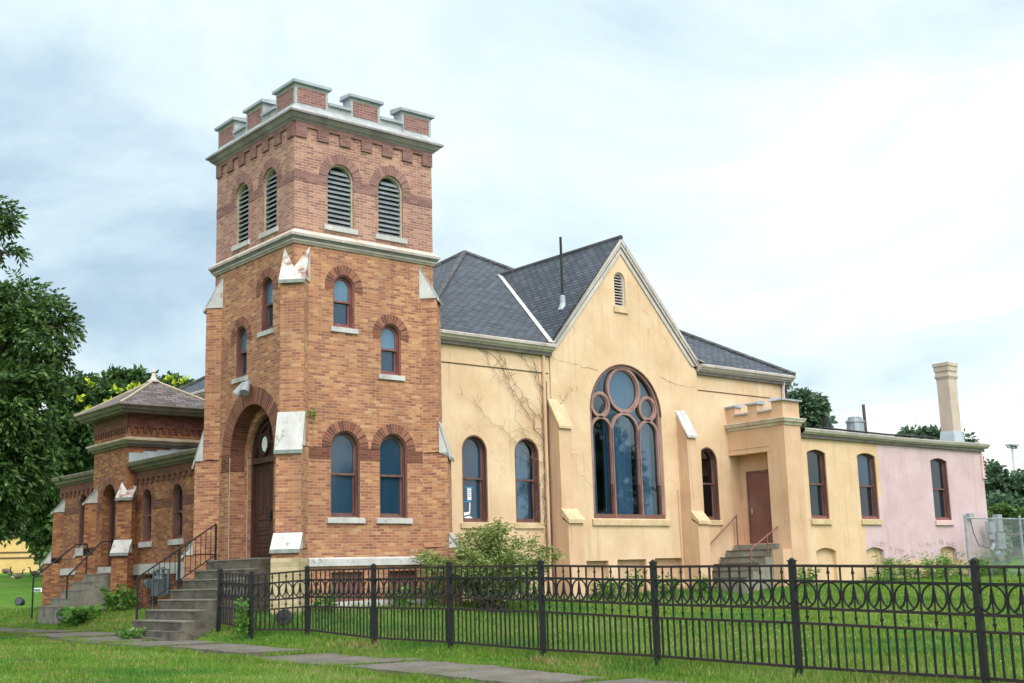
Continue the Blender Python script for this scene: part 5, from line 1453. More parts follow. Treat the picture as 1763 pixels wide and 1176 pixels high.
mb = MB(); mb.box(118.8, 120.6, 45.6, 46.4, 12.9, 13.05); mb.build('lamp_ring', 'galv', LM)
for i in range(3):
    mb = MB(); mb.lathe((118.95 + i * .75, 46, 12.6), [(.24, 0), (.26, .18), (.12, .32)], 8); mb.build('lamp_head', 'galv', LM)

def goose(x, y, rot, label):
    z = gz(x, y)
    t = thing('goose', label, 'goose', (x, y, z), 'geese resting on the far lawn')
    R = Matrix.Rotation(rot, 3, 'Z')
    P = lambda a, b, c: Vector((x, y, z)) + R @ Vector((a, b, c))
    mb = MB(); mb.tube([P(-.40, 0, .17), P(-.30, 0, .17), P(-.12, 0, .17), P(.08, 0, .17), P(.24, 0, .19), P(.33, 0, .23)], [.02, .08, .15, .165, .12, .05], 12); body = mb.build('body', 'goose_body', t, smooth=True)
    mb = MB(); mb.tube([P(.24, 0, .20), P(.34, 0, .30), P(.36, 0, .42), P(.38, 0, .50), P(.44, 0, .53), P(.52, 0, .52)], [.07, .045, .033, .035, .042, .012], 10); nk = mb.build('neck', 'goose_neck', t, smooth=True)
    mb = MB(); mb.tube([P(.39, 0, .475), P(.41, 0, .50), P(.425, 0, .53)], [.038, .047, .03], 8); mb.build('cheek_patch', 'goose_white', nk, smooth=True)
    mb = MB(); mb.tube([P(-.43, 0, .15), P(-.30, 0, .12), P(-.2, 0, .08)], [.02, .07, .06], 8); mb.build('tail_coverts', 'goose_white', t, smooth=True)

def at(px, py, dist):     # a point on the ground along a sight line, by distance
    q = RAY(px, py); h = Vector((q.x, q.y, 0)).normalized()
    x, y = CAM.x + h.x * dist, CAM.y + h.y * dist
    return x, y
CAM = Vector((-14.01, -24.42, 0))
yaw, pit, rol = .7006909, .1879706, -.02744847
FWD = Vector((math.sin(yaw) * math.cos(pit), math.cos(yaw) * math.cos(pit), math.sin(pit)))
r0 = Vector((math.cos(yaw), -math.sin(yaw), 0)); u0 = r0.cross(FWD)
RIGHT = r0 * math.cos(rol) + u0 * math.sin(rol); UP = -r0 * math.sin(rol) + u0 * math.cos(rol)
def RAY(x, y): return FWD + RIGHT * ((x - 881.5) / 2108.81) - UP * ((y - 588) / 2108.81)
def ground_hit(px, py, d0=6, d1=140):
    """walk along a sight line until it meets the terrain"""
    q = RAY(px, py); n = Vector((q.x, q.y, 0)).length
    t = d0
    while t < d1:
        p = CAM + q * (t / n)
        if p.z <= gz(p.x, p.y): return p.x, p.y
        t += .1
    return None
for (px, py, rot, lab) in ((11, 984, 2.2, 'leftmost goose of the few resting on the far lawn'), (30, 994, .4, 'goose resting nearest the camera on the far lawn'), (61, 989, 3.3, 'goose lying towards the brick wing on the far lawn'), (17, 988, 1.2, 'goose just below the leftmost one on the far lawn')):
    h = ground_hit(px, py + 3)
    if h: goose(h[0], h[1], rot, lab)
    else: print('no ground for goose', px, py)

def pot(x, y, r, label, cat, name, tilt=.5):
    z = gz(x, y)
    t = thing(name, label, cat, (x, y, z))
    mb = MB(); ax = Vector((-.7, -.7, .25)).normalized(); c = Vector((x, y, z + r * .8))
    mb.tube([c - ax * r, c - ax * r * .6, c + ax * r * .6, c + ax * r], [r * .35, r * .85, r, r * .96], 16); mb.build('housing', 'rubber', t, smooth=True)
    mb = MB(); mb.tube([c + ax * r * .98, c + ax * r * 1.02], [r * .8, r * .8], 16); mb.build('lens', 'glass_dark', t)
pot(-1.55, 9.45, .17, 'round black floodlight lying against the pavilion steps', 'floodlight', 'ground_floodlight')
h = ground_hit(35, 1043); pot(h[0], h[1], .16, 'round black floodlight in the grass left of the pavilion steps', 'floodlight', 'ground_floodlight')
h = ground_hit(64, 1026)
mb = MB(); z = gz(*h); mb.obox((h[0], h[1], z + .24), (.8, -.6, 0), (.6, .8, .3), (0, 0, 1), .18, .012, .075); sg = thing('yard_sign', 'small white plate standing in the grass behind the pavilion railings', 'sign', (h[0], h[1], z)); mb.build('plate', 'paper', sg)
mb = MB(); mb.tube([(h[0], h[1], z - .1), (h[0], h[1], z + .2)], .01, 6); mb.build('stake', 'galv', sg)
mb = MB()
for k in range(3): mb.obox((h[0] - .012, h[1] - .016, z + .205 + k * .035), (.8, -.6, 0), (.6, .8, .3), (0, 0, 1), .13, .0125, .006)
mb.build('lettering', 'ink', sg)
# black round lid leaning at the foot of the tower
LD = thing('black_lid', 'large black round lid standing before the tower foundation behind the iron fence', 'lid', (-.5, -1, -.9))
mb = MB(); ax = Vector((-.55, -.75, .25)).normalized(); hl = ground_hit(489, 1078); c = Vector((hl[0], hl[1], gz(*hl) + .17))
mb.tube([c - ax * .05, c + ax * .01, c + ax * .03], [.16, .17, .145], 24); mb.build('disc', 'rubber', LD)
mb = MB(); mb.tube([c + ax * .03, c + ax * .06], [.06, .05], 10); mb.build('knob', 'rubber', LD)
h = ground_hit(253, 1098); z = float(walk_z(h[1])) + .05
mb = MB(); mb.tube([(h[0], h[1] - .05, z), (h[0], h[1] + .06, z)], .033, 12); cn = thing('drink_can', 'crushed drink can lying on the pavement below the tower steps', 'can', (h[0], h[1], z)); mb.build('can_body', 'can', cn)

# ------------------------------------------------------------------ plants
def quads_object(name, v, f, mat, parent=None, loc=(0, 0, 0)):
    og = origin_of(parent) if parent is not None else Vector(loc)
    v = np.asarray(v, np.float32).reshape(-1, 3) - np.array(og, np.float32); f = np.asarray(f, np.int32)
    me = bpy.data.meshes.new(name)
    k = f.shape[1]
    me.vertices.add(len(v)); me.vertices.foreach_set('co', v.ravel())
    me.loops.add(f.size); me.loops.foreach_set('vertex_index', f.ravel())
    me.polygons.add(len(f)); me.polygons.foreach_set('loop_start', np.arange(0, f.size, k, dtype=np.int32)); me.polygons.foreach_set('loop_total', np.full(len(f), k, np.int32))
    me.update(); me.validate()
    me.materials.append(M[mat])
    o = bpy.data.objects.new(name, me); COL.objects.link(o)
    if parent is not None: o.parent = parent
    else: o.location = og
    return o

def unit(a): return a / np.maximum(np.linalg.norm(a, axis=-1, keepdims=True), 1e-9)

def leaves(centers, dirs, length, width, droop=.3):
    """one pointed leaf (a folded diamond) per row"""
    n = len(centers)
    L = length * rng.uniform(.7, 1.25, (n, 1)); W = width * rng.uniform(.75, 1.2, (n, 1))
    d = unit(dirs + np.array([0, 0, -droop]))
    r = unit(rng.normal(size=(n, 3))); s = unit(np.cross(d, r)); nn = np.cross(s, d)
    p0 = centers; p1 = centers + d * L * .5 + s * W * .5 + nn * W * .12; p2 = centers + d * L; p3 = centers + d * L * .5 - s * W * .5 + nn * W * .12
    v = np.stack([p0, p1, p2, p3], 1).reshape(-1, 3)
    return v, np.arange(4 * n).reshape(n, 4)

def spray_leaves(centers, outdirs, nleaf, length, width, spread, droop=.35):
    """compound leaves: a little twig with leaflets to both sides"""
    n = len(centers)
    d = unit(outdirs + rng.normal(size=(n, 3)) * .55 + np.array([0, 0, -.12]))
    side = unit(np.cross(d, np.array([0, 0, 1.]) + rng.normal(size=(n, 3)) * .35))
    cs, ds = [], []
    for k in range(nleaf):
        t = (k // 2) / max(1, (nleaf - 1) / 2)
        sg = 1 if k % 2 else -1
        c = centers + d * spread * t + np.array([0, 0, -1.]) * spread * .35 * t * t
        dd = d * (.55 + .5 * t) + side * sg * (1 - .5 * t)
        cs.append(c); ds.append(dd)
    return leaves(np.concatenate(cs), unit(np.concatenate(ds)) + rng.normal(size=(n * nleaf, 3)) * .18, length, width, droop)

def tree(name, label, base, blobs, trunk_r, nsp, nleaf, length, width, spread, mat, group=None, fill=.55, blossom=None, trunk_top=None, twigs=True):
    """blobs: list of (center, radii); sprays are spread over lumpy sub-clumps in them"""
    bx, by = base; bz = gz(bx, by) - .2
    t = thing(name, label, 'tree', (bx, by, bz), group)
    cents, outs, subs = [], [], []
    vol = np.array([r[0] * r[1] * r[2] for c, r in blobs]) ** .7; vol = vol / vol.sum()
    for (c, r), sh in zip(blobs, vol):
        c = np.array(c, float); r = np.array(r, float)
        ns = max(5, int(round(9 * (r.prod() ** (1 / 3)) ** .8)))
        for k in range(ns):
            u = unit(rng.normal(size=3)); rad = rng.uniform(.45, .95)
            sc = c + u * r * rad; sr = r.min() * rng.uniform(.24, .42)
            subs.append((c, sc))
            m = max(3, int(nsp * sh / ns))
            q = unit(rng.normal(size=(m, 3))) * (rng.uniform(0, 1, (m, 1)) ** .45) * sr * np.array([1.15, 1.15, .75])
            cents.append(sc + q); outs.append(unit(q + (sc - c) * .5 + np.array([0, 0, .15 * sr])))
        m = int(nsp * sh * fill)
        q = unit(rng.normal(size=(m, 3))) * (rng.uniform(0, 1, (m, 1)) ** .4) * r * .88
        keep = np.sin(q[:, 0] * 2.1 + c[0]) + np.sin(q[:, 1] * 2.3 + c[1]) + np.sin(q[:, 2] * 2.6 + c[2]) > -.35
        q = q[keep]; cents.append(c + q); outs.append(unit(q))
    P, O = np.concatenate(cents), np.concatenate(outs)
    v, f = spray_leaves(P, O, nleaf, length, width, spread)
    quads_object('crown', v, f, mat, t)
    if blossom is not None:
        bp, nb = blossom
        v, f = [], []
        cs = np.concatenate([np.array(b) + unit(rng.normal(size=(nb, 3))) * rng.uniform(0, 1, (nb, 1)) ** .5 * s for b, s in bp])
        v, f = leaves(cs, rng.normal(size=cs.shape) + np.array([0, 0, .6]), .22, .16, 0)
        quads_object('blossom', v, f, 'leaf_blossom', t)
    # trunk and limbs
    mb = MB()
    top = Vector(trunk_top) if trunk_top else Vector(np.mean([c for c, r in blobs], 0))
    b0 = Vector((bx, by, bz)); mid = b0.lerp(top, .45) + Vector((.15, -.1, 0))
    mb.tube([b0, b0 + ZV * .5, mid, top], [trunk_r * 1.35, trunk_r, trunk_r * .8, trunk_r * .4], 9)
    for c, r in blobs:
        c = Vector(c); a = mid.lerp(top, random.uniform(.1, .7))
        m_ = a.lerp(c, .5) + Vector((random.uniform(-.3, .3), random.uniform(-.3, .3), -.25))
        mb.tube([a, m_, c], [trunk_r * .45, trunk_r * .3, trunk_r * .14], 6)
    if twigs:
        for c, sc in subs:
            c, sc = Vector(c), Vector(sc); m_ = c.lerp(sc, .5) + Vector((random.uniform(-.1, .1), random.uniform(-.1, .1), -.12))
            e = sc + (sc - c) * .25
            mb.tube([c, m_, e], [trunk_r * .13, trunk_r * .09, trunk_r * .03], 4)
    mb.build('trunk', 'bark', t)
    return t

def pt(px, py, d):
    q = RAY(px, py); return tuple(CAM + q * d)
def blob(px, py, d, rpx, rpy, depth=None):
    k = d / 2108.81
    return (pt(px, py, d), (rpx * k, depth if depth else rpx * k, rpy * k))
# the big ash at the left edge
D = 29.
tree('ash_tree', 'big dark green ash tree with drooping leaflets at the left edge', (-7.4, 7.4),
     [blob(-150, 650, D, 190, 190), blob(-30, 575, D, 95, 75), blob(76, 560, D - .5, 56, 58), blob(30, 520, D, 60, 48), blob(-75, 520, D, 80, 60), blob(40, 690, D - .7, 92, 95), blob(92, 640, D, 38, 55), blob(-30, 800, D - 1, 90, 95),
      blob(20, 790, D - 1, 75, 80), blob(52, 815, D - .5, 38, 34), blob(-12, 368, D + .4, 34, 30), blob(2, 432, D + .4, 30, 9), blob(-135, 430, D, 80, 70), blob(2, 880, D - 1, 32, 32), blob(-40, 890, D - 1, 50, 40)],
     .28, 6400, 9, .155, .062, .30, 'leaf_ash', fill=.8)
# golden-rain and other trees behind the wings
D = 58.
gb = [(pt(x, y, D - 3.5), .17) for x, y in ((138, 688), (185, 692), (190, 695), (155, 706), (237, 665), (155, 660), (200, 672), (290, 652), (300, 660), (318, 655), (226, 668))]
tree('golden_rain_tree', 'green tree with clusters of yellow blossom rising behind the pavilion roof', (14.5, 31),
     [blob(215, 690, D, 70, 42), blob(150, 690, D, 55, 45), blob(290, 690, D, 60, 36), blob(180, 740, D, 70, 60), blob(110, 760, D, 60, 70), blob(240, 660, D, 30, 18), blob(205, 660, D, 28, 16)], .3, 3000, 7, .30, .15, .5, 'leaf_back', group='trees behind the brick wings', blossom=(gb, 12))
D = 66.
tree('dark_tree', 'dark leafy tree filling the gap between the ash and the brick wing', (12.5, 38),
     [blob(110, 800, D, 60, 75), blob(60, 830, D, 60, 70), blob(140, 840, D, 45, 60), blob(20, 860, D + 8, 60, 50)], .3, 2200, 6, .36, .2, .5, 'leaf_back', group='trees behind the brick wings')
D = 74.
tree('hedge_tree', 'low bushy tree behind the street pole', (16.2, 54),
     [blob(90, 935, D, 34, 40), blob(75, 900, D + 4, 40, 40), blob(100, 900, D, 30, 30), blob(92, 975, D - 4, 14, 14)], .2, 1500, 6, .30, .17, .4, 'leaf_hedge', group='trees behind the brick wings')
# right-hand background
def btree(px, base_dist, blobs, label, nsp, ls, mat='leaf_far', name='background_tree'):
    q = RAY(px, 900); h = Vector((q.x, q.y, 0)).normalized()
    bx, by = CAM.x + h.x * base_dist, CAM.y + h.y * base_dist
    tree(name, label, (bx, by), blobs, .3, nsp, 6, ls, ls * .55, ls * 1.7, mat, group='trees in the right background', twigs=True)
D = 62.
btree(1380, D, [blob(1375, 705, D, 24, 28), blob(1396, 700, D, 18, 20), blob(1362, 684, D, 12, 10), blob(1406, 720, D, 12, 10), blob(1385, 745, D, 34, 26)], 'tree showing between the auditorium roof and the annex roof', 1000, .34)
D = 66.
btree(1610, D, [blob(1600, 757, D, 34, 20), blob(1575, 752, D, 12, 9), blob(1655, 763, D, 24, 11), blob(1625, 795, D, 50, 36)], 'tree crown behind the rendered chimney', 1300, .36)
D = 72.
btree(1745, D, [blob(1720, 860, D, 42, 46), blob(1748, 880, D, 48, 44), blob(1706, 826, D, 22, 18), blob(1772, 846, D, 30, 26), blob(1742, 846, D, 28, 28), blob(1712, 880, D - 5, 24, 30)], 'dense blue-green tree beyond the wire fence at the right edge', 2400, .36)
D = 110.
btree(1770, D, [blob(1758, 838, D, 22, 16), blob(1800, 840, D, 50, 30)], 'far tree crown under the light mast', 900, .5)
D = 60.
btree(1722, D, [blob(1720, 900, D, 30, 24), blob(1760, 905, D, 40, 22), blob(1708, 925, D - 6, 14, 26)], 'light green bushy hedge just behind the wire fence', 1400, .26, 'leaf_hedge', 'hedge_bush')

for (bx, by, hh, lab) in ((24, -31, 9.5, 'street tree off to the right, seen reflected in the big traceried window'), (36, -27, 11, 'street tree off to the right, seen reflected in the annex and nave panes'), (13, -38, 10.5, 'street tree across the lawn, seen reflected in the tower windows')):
    g_ = gz(bx, by)
    tree('street_tree', lab, (bx, by), [((bx, by, g_ + hh * .62), (3.0, 3.0, hh * .26)), ((bx + 1.6, by + .8, g_ + hh * .5), (2.0, 2.0, hh * .18)), ((bx - 1.5, by - .6, g_ + hh * .55), (2.1, 2.1, hh * .2)), ((bx, by, g_ + hh * .85), (1.8, 1.8, hh * .15))], .2, 1500, 6, .3, .17, .5, 'leaf_back', group='street trees reflected in the windows')

# narrow-leaved shrub before the yellow wall
def shrub():
    x, y = 4.75, -1.25
    z = gz(x, y)
    t = thing('leafy_shrub', 'loose grey-green shrub with narrow leaves in front of the tower and yellow wall corner', 'shrub', (x, y, z))
    mb = MB(); P_, O_ = [], []
    for k in range(70):
        a = random.uniform(0, 2 * math.pi); sp = random.uniform(.05, 1.0) * 1.6; h = random.uniform(.9, 2.1) * (1 - .16 * sp)
        # the shrub reaches out sideways along the wall
        e = Vector((x + math.cos(a) * sp * 1.15, y + math.sin(a) * sp * .55, z + h))
        b0 = Vector((x + random.uniform(-.25, .25), y + random.uniform(-.15, .15), z - .05))
        m_ = b0.lerp(e, .55) + Vector((0, 0, .28)); tip = e + Vector((math.cos(a) * .25, math.sin(a) * .12, -.05 + random.uniform(-.1, .25)))
        mb.tube([b0, m_, e, tip], [.016, .011, .006, .002], 4)
        for s_, e_ in ((m_, e), (e, tip), (b0.lerp(m_, .5), m_)):
            n = 95 if s_ is not b0 else 30
            for i in range(n):
                q = s_.lerp(e_, random.random()) + Vector((random.gauss(0, .10), random.gauss(0, .10), random.gauss(0, .08)))
                P_.append(q); O_.append((random.gauss(0, 1) + math.cos(a), random.gauss(0, 1) + math.sin(a) * .6, random.gauss(.1, .6)))
    mb.build('stems', 'bark', t)
    v, f = leaves(np.array([tuple(p) for p in P_]), unit(np.array(O_)), .125, .036, .15)
    quads_object('foliage', v, f, 'leaf_shrub', t)
shrub()

def weed(x, y, h, w, n, label, group, ls=.14, lw=.05, mat='leaf_weed', seed=0):
    z = gz(x, y)
    t = thing('weed_plant', label, 'weed', (x, y, z), group)
    mb = MB(); P_, O_ = [], []
    for k in range(n):
        a = random.uniform(0, 6.28); r = random.random() ** .6 * w; hh = h * random.uniform(.45, 1)
        b0 = Vector((x + math.cos(a) * r * .35, y + math.sin(a) * r * .35, z - .03)); e = Vector((x + math.cos(a) * r, y + math.sin(a) * r, z + hh))
        m_ = b0.lerp(e, .5) + ZV * hh * .15
        mb.tube([b0, m_, e], [.006, .005, .002], 3, caps=False)
        for i in range(9):
            u = random.uniform(.2, 1.); q = b0.lerp(m_, u * 2) if u < .5 else m_.lerp(e, u * 2 - 1)
            P_.append(tuple(q)); O_.append((math.cos(a) + random.gauss(0, .8), math.sin(a) + random.gauss(0, .8), .3 + random.gauss(0, .4)))
    mb.build('stem', mat, t)
    v, f = leaves(np.array(P_), unit(np.array(O_)), ls, lw, .2); quads_object('foliage', v, f, mat, t)
    if seed:
        c = []
        for k in range(seed):
            a = random.uniform(0, 6.28); r = random.random() * w
            for i in range(7): c.append((x + math.cos(a) * r + random.gauss(0, .015), y + math.sin(a) * r + random.gauss(0, .015), z + h * 1.15 + i * .018 + random.gauss(0, .02)))
        v, f = leaves(np.array(c), rng.normal(size=(len(c), 3)) + np.array([0, 0, 1.]), .05, .012, 0); quads_object('seed_spray', v, f, 'seedhead', t)['kind'] = 'stuff'
random.seed(21)
for i, (x, y, h, w, n, lab) in enumerate([
    (10.6, -.1, .75, .45, 34, 'bushy green weed at the foot of the gable wall, left of the centre blocked light'),
    (11.9, -.2, .55, .4, 30, 'green weed under the middle of the large traceried window'),
    (9.3, -.3, .6, .4, 30, 'green weed beside the left gable buttress'),
    (7.0, .0, .55, .4, 26, 'weed at the wall below the curtained yellow-wall window'),
    (13.0, -.5, .5, .35, 24, 'weed against the right gable buttress'),
    (15.9, -2.05, .55, .35, 26, 'spiky weed by the corner of the yellow porch'),
    (.6, -.5, .5, .3, 22, 'weed at the foot of the tower beside the black lid'),
    (2.6, -.5, .55, .35, 28, 'weed before the second boarded basement light of the tower'),
    (3.4, -.6, .75, .35, 30, 'taller weed left of the shrub at the tower foot')]):
    weed(x, y, h, w, n, lab, 'weeds along the walls')
for i in range(16):
    x = 18.7 + i * .5 + random.uniform(-.15, .15); tall = 1.0 + .5 * math.sin(i * 1.9) * .6
    tall = .32 + .62 * abs(math.sin(i * 1.37)) ** 1.5
    weed(x, -2.1 - random.random() * .6, tall, random.uniform(.22, .4), random.choice((10, 16, 24)), 'tall seeding weed along the foot of the pink annex wall', 'tall weeds by the annex', .22, .03, seed=14)
weed(-1.45, 8.6, .35, .5, 26, 'low broad-leaved plant beside the pavilion steps', 'weeds along the walls', .24, .17)
weed(-.35, 9.0, .75, .3, 22, 'upright weed against the pavilion buttress', 'weeds along the walls', .2, .08)
weed(-.25, 8.4, .6, .28, 20, 'weed between the pavilion buttress and the gas meter', 'weeds along the walls', .18, .07)
weed(-2.7, 2.3, .26, .42, 40, 'low tuft of weeds at the bottom of the tower steps', 'weeds along the walls', .10, .04)
weed(-1.72, -1.0, .8, .14, 22, 'leafy climber on the second iron fence post', 'weeds along the walls', .12, .07)
weed(.62, -.03, .3, .1, 8, 'sprig of weed growing low in the joint of the tower buttress', 'weeds along the walls', .06, .03)
t = thing('wall_sprig', 'small green tuft growing high in the joint beside the tower buttress cap', 'weed', (.45, -.06, 3.74))
c = np.array([(.47, -.06, 3.74)] * 60) + rng.normal(size=(60, 3)) * np.array([.06, .03, .07]); v, f = leaves(c, rng.normal(size=(60, 3)) + np.array([0, -.6, 0]), .06, .035, .3); quads_object('foliage', v, f, 'leaf_weed', t)

# dead creeper on the yellow wall
def vine():
    Y = .455
    t = thing('dead_vine', 'leafless dead creeper clinging to the yellow wall and the inner corner downpipe', 'vine', (8.0, Y, -.6))
    mb = MB()
    def run(pts, r0, r1, jit=.03, twig=0):
        P_ = [Vector((x, Y, z)) for x, z in pts]; Q = []
        for a, b in zip(P_, P_[1:]):
            n = max(2, int((b - a).length / .14))
            for i in range(n): Q.append(a.lerp(b, i / n) + Vector((random.gauss(0, jit), random.uniform(-.03, .01), random.gauss(0, jit))))
        Q.append(P_[-1])
        mb.tube(Q, [.8 * r0 + .8 * (r1 - r0) * i / (len(Q) - 1) for i in range(len(Q))], 4)
        for k in range(twig):
            q = random.choice(Q[1:]); a = random.uniform(0, 6.28); l = random.uniform(.12, .5)
            e = q + Vector((math.cos(a) * l, random.uniform(-.05, 0), math.sin(a) * l)); mb.tube([q, q.lerp(e, .5) + Vector((0, -.03, .04)), e], [.005, .004, .002], 3, caps=False)
    run([(7.98, -.6), (8.0, .8), (7.96, 2.2), (7.99, 3.6), (7.95, 4.4), (7.9, 5.4), (7.6, 5.9)], .022, .006, .025, 46)
    run([(7.98, 3.5), (7.55, 4.15), (7.0, 4.75), (6.75, 5.3), (6.3, 5.75), (5.7, 5.98)], .014, .004, .035, 30)
    run([(7.97, 4.1), (7.4, 4.6), (6.9, 5.3), (6.6, 5.7), (6.2, 5.95)], .012, .003, .035, 20)
    run([(7.1, 4.7), (6.3, 5.4), (5.9, 5.85), (5.75, 5.9)], .009, .003, .03, 12)
    run([(7.98, 2.9), (7.3, 3.2), (6.6, 3.75), (6.1, 4.05), (5.6, 4.45), (5.25, 4.6)], .012, .003, .03, 18)
    run([(7.97, 3.4), (7.5, 3.5), (7.1, 3.9), (6.95, 4.2), (7.1, 4.6)], .008, .003, .03, 10)
    run([(7.97, 5.0), (7.75, 5.3), (7.5, 5.6), (7.2, 5.9)], .008, .003, .03, 12)
    run([(7.99, 1.6), (7.85, 2.1), (7.75, 2.5)], .005, .002, .02, 6)
    run([(7.6, 3.3), (7.5, 2.9), (7.35, 2.4)], .005, .002, .02, 3)
    Y = .36
    run([(8.2, 4.2), (8.6, 4.55), (8.9, 4.9), (9.2, 5.0)], .008, .002, .03, 8)
    run([(8.18, 2.4), (8.5, 2.7), (8.7, 3.1), (8.75, 3.6)], .006, .002, .03, 10)
    mb.build('stems', 'vine', t)
vine()

# ------------------------------------------------------------------ grass
def grass():
    n = 660000
    # spread over the wedge the street can see, thinning with distance
    d = 7.5 + 40 * rng.uniform(0, 1, n) ** 1.75
    a = yaw + rng.uniform(-.52, .56, n)
    x, y = CAM.x + d * np.sin(a), CAM.y + d * np.cos(a)
    keep = np.ones(n, bool)
    for x0, x1, y0, y1 in RECTS: keep &= ~((x > x0 - .02) & (x < x1) & (y > y0 - .02) & (y < y1))
    keep &= ~((x > -2.5) & (x < 0) & (y > .7) & (y < 3.55)) & ~((x > -1.6) & (x < .1) & (y > 9.86) & (y < 11.36)) & ~((x > 13.95) & (x < 16.3) & (y > -1.3) & (y < .5))
    edge = .14 * np.sin(y * 2.3) + .10 * np.sin(y * 5.1 + 1) + .06 * np.sin(y * 11.)
    onw = (x > WX0 + .30 + edge * .9) & (x < WX1 - .22 + edge)
    joint = np.sin(y * 2.35 + .4) > .985
    keep &= ~(onw & ~(joint & (rng.uniform(0, 1, n) < .5)))
    x, y, d, edge = x[keep], y[keep], d[keep], edge[keep]; n = len(x)
    z = ground_z(x, y)
    z = np.where((x > WX0 - .1) & (x < WX1 + .3), np.maximum(z - .05, walk_z(y) - .03), z)
    lump = .5 + .5 * np.sin(x * 1.9 + 1.3 * np.sin(y * .9)) * np.sin(y * 1.6 + x * .4)
    nearwall = np.exp(-np.minimum(np.abs(y), 9) / .8) * (x > -.5) + np.exp(-np.abs(x + 1.0) / .22) * (y < 0) * .8
    h = (.035 + .045 * lump + .07 * np.clip(nearwall, 0, 1)) * rng.uniform(.6, 1.4, n) * np.where(x < WX0, .85, 1.)
    w = .0045 * (d / 10) ** .75 * rng.uniform(.8, 1.4, n)
    an = rng.uniform(0, 2 * np.pi, n); lean = rng.uniform(.1, .75, n) * h; la = rng.uniform(0, 2 * np.pi, n)
    b0 = np.stack([x - np.cos(an) * w, y - np.sin(an) * w, z - .01], 1); b1 = np.stack([x + np.cos(an) * w, y + np.sin(an) * w, z - .01], 1)
    tp = np.stack([x + np.cos(la) * lean, y + np.sin(la) * lean, z + h], 1)
    v = np.stack([b0, b1, tp], 1)
    # dry, yellowed strip along the pavement edge and scattered patches
    dry = (np.exp(-np.abs(x - WX1 - .25 - edge) / .28) * (.5 + .5 * np.sin(y * 1.1 + .5)) > rng.uniform(.15, 1.0, n)) | ((np.sin(x * 3.1 + y * 1.7) * np.sin(y * 2.3 - x) > .55) & (rng.uniform(0, 1, n) < .38) & (x < WX0 + .5)) | (rng.uniform(0, 1, n) < .02)
    patch = np.sin(x * .9 + 2 * np.sin(y * .31)) + np.sin(y * 1.15 + 1.7 * np.sin(x * .47)) + .8 * np.sin(x * 2.7 + y * 1.9) + rng.normal(0, .55, n)
    pale = ~dry & (patch > 1.0); dark = ~dry & (patch < -1.15)
    for nm, msk, mat in (('lawn_grass', ~dry & ~pale & ~dark, 'grass_blade'), ('pale_grass', pale, 'grass_pale'), ('clover_leaves', dark, 'grass_dark'), ('dry_grass', dry, 'dry_blade')):
        q = v[msk].reshape(-1, 3); f = np.arange(len(q)).reshape(-1, 3)
        o = quads_object(nm, q, f, mat, None, (0, 0, -1)); o['kind'] = 'stuff'
    # white clover heads
    k = rng.choice(n, 3000, replace=False); k = k[(x[k] > -1) | (rng.uniform(0, 1, len(k)) < .25)]
    c = np.stack([x[k], y[k], z[k] + h[k] * .95], 1)
    vv, ff = leaves(c, rng.normal(size=c.shape) + np.array([0, 0, 1.]), .013, .012, 0)
    o = quads_object('clover_flowers', vv, ff, 'clover', None, (0, 0, -1)); o['kind'] = 'stuff'
    # tufts along the joints and edges of the pavement
    m = 44000
    y = rng.uniform(-20, 16, m); side = rng.uniform(0, 1, m) < .5; atj = rng.uniform(0, 1, m) < .42
    edge = .14 * np.sin(y * 2.3) + .10 * np.sin(y * 5.1 + 1)
    x = np.where(side, WX1 - .12 + edge, WX0 + .22 + edge * .7) + rng.normal(0, .09, m)
    jy = np.array(JOINTS)[rng.integers(0, len(JOINTS), m)]
    jx = rng.uniform(WX0 + .1, WX1, m); ok = np.sin(jx * 3.1 + jy * 5) + np.sin(jx * 7 + jy) > -.5
    y = np.where(atj & ok, jy + rng.normal(0, .07, m), y); x = np.where(atj & ok, jx, x)
    z = walk_z(y) - .02; h = rng.uniform(.04, .12, m); w = .006
    an = rng.uniform(0, 6.28, m); la = rng.uniform(0, 6.28, m); lean = h * rng.uniform(.2, 1, m)
    v = np.stack([np.stack([x - np.cos(an) * w, y - np.sin(an) * w, z], 1), np.stack([x + np.cos(an) * w, y + np.sin(an) * w, z], 1), np.stack([x + np.cos(la) * lean, y + np.sin(la) * lean, z + h], 1)], 1).reshape(-1, 3)
    o = quads_object('edge_grass', v, np.arange(len(v)).reshape(-1, 3), 'grass_blade', None, (0, 0, -1)); o['kind'] = 'stuff'
grass()

# ------------------------------------------------------------------ sky, light, camera
SUN_EL, SUN_AZ = math.radians(52), math.radians(196)      # azimuth clockwise from +y
W = bpy.data.worlds.new('World'); S.world = W; W.use_nodes = True
nt = W.node_tree; bg = nt.nodes['Background']
sk = N(nt, 'ShaderNodeTexSky'); sk.sky_type = 'NISHITA'; sk.sun_disc = False; sk.sun_elevation = SUN_EL; sk.sun_rotation = SUN_AZ; sk.air_density = 1.2; sk.dust_density = 3
tc = coords(nt)
sp = N(nt, 'ShaderNodeSeparateXYZ'); nt.links.new(tc.outputs['Generated'], sp.inputs[0])
den = mathn(nt, 'ADD', mathn(nt, 'MAXIMUM', sp.outputs['Z'], 0), .32)
cb = N(nt, 'ShaderNodeCombineXYZ')
nt.links.new(mathn(nt, 'DIVIDE', sp.outputs['X'], den), cb.inputs[0]); nt.links.new(mathn(nt, 'DIVIDE', sp.outputs['Y'], den), cb.inputs[1]); nt.links.new(mathn(nt, 'MULTIPLY', sp.outputs['Z'], .6), cb.inputs[2])
c1 = noise(nt, mapping(nt, cb.outputs[0], (1, 1, 1), (3.3, 1.7, .4)), 1.75, 7, .57, .45)
c2 = noise(nt, mapping(nt, cb.outputs[0], (1, 1, 1), (.3, 6.7, 2.4)), .55, 3, .5)
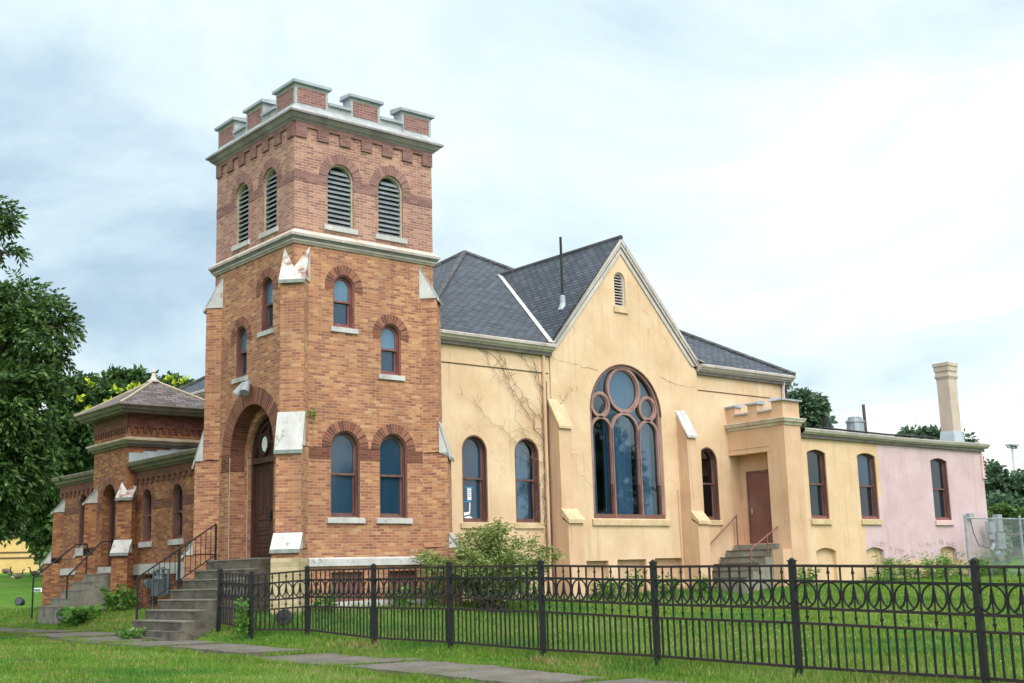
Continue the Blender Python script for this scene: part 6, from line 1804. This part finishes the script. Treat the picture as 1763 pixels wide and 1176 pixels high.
# the cloud is thicker and bluer low on the left
left = N(nt, 'ShaderNodeVectorMath', operation='DOT_PRODUCT'); nt.links.new(tc.outputs['Generated'], left.inputs[0]); left.inputs[1].default_value = (.33, .90, .28)
lf = mathn(nt, 'MULTIPLY_ADD', left.outputs['Value'], 5.2, -4.25, clamp=True)
cl = mathn(nt, 'ADD', mathn(nt, 'MULTIPLY_ADD', c1, 1.5, mathn(nt, 'MULTIPLY_ADD', c2, .75, -.44)), mathn(nt, 'MULTIPLY', lf, -.21))
rc = ramp(nt, [(.14, (.33, .46, .60)), (.28, (.44, .585, .715)), (.42, (.60, .745, .83)), (.53, (.72, .86, .915)), (.66, (.82, .92, .95)), (.80, (.98, 1.0, 1.0)), (.92, (1.1, 1.1, 1.1))]); nt.links.new(cl, rc.inputs[0])
# the veiled sun brightens the cloud behind the photographer and overhead
sd = N(nt, 'ShaderNodeVectorMath', operation='DOT_PRODUCT'); nt.links.new(tc.outputs['Generated'], sd.inputs[0])
sd.inputs[1].default_value = (math.sin(SUN_AZ) * math.cos(SUN_EL), math.cos(SUN_AZ) * math.cos(SUN_EL), math.sin(SUN_EL))
gl = mathn(nt, 'MULTIPLY_ADD', mathn(nt, 'POWER', mathn(nt, 'MAXIMUM', sd.outputs['Value'], 0), 2.0), 1.5, .84)
cloud = N(nt, 'ShaderNodeVectorMath', operation='SCALE'); nt.links.new(rc.outputs[0], cloud.inputs[0]); nt.links.new(gl, cloud.inputs['Scale'])
skys = N(nt, 'ShaderNodeVectorMath', operation='SCALE'); nt.links.new(sk.outputs[0], skys.inputs[0]); skys.inputs['Scale'].default_value = .10
col = mixc(nt, skys.outputs[0], cloud.outputs[0], .9)
nt.links.new(col, bg.inputs[0]); bg.inputs[1].default_value = 1.0
sun = bpy.data.lights.new('sun', 'SUN'); sun.energy = 1.3; sun.angle = math.radians(25); sun.color = (1, .955, .88)
so = bpy.data.objects.new('sun', sun); COL.objects.link(so)
sdv = Vector((math.sin(SUN_AZ) * math.cos(SUN_EL), math.cos(SUN_AZ) * math.cos(SUN_EL), math.sin(SUN_EL)))
so.rotation_euler = sdv.to_track_quat('Z', 'Y').to_euler(); so.location = (0, -10, 30)

cam = bpy.data.cameras.new('camera'); co = bpy.data.objects.new('camera', cam); COL.objects.link(co)
cam.sensor_fit = 'HORIZONTAL'; cam.sensor_width = 36; cam.lens = 2108.81 / 1763 * 36; cam.clip_start = .1; cam.clip_end = 3000
mw = Matrix((RIGHT, UP, -FWD)).transposed().to_4x4(); mw.translation = CAM
co.matrix_world = mw
S.camera = co
for o in list(S.objects):
    if o.parent is None and o.type != 'LIGHT': o.location.z += ZO
S.view_settings.view_transform = 'Standard'; S.view_settings.look = 'None'; S.view_settings.exposure = .50; S.view_settings.gamma = 1
S.cycles.use_denoising = True
S.cycles.max_bounces = 8; S.cycles.transparent_max_bounces = 16
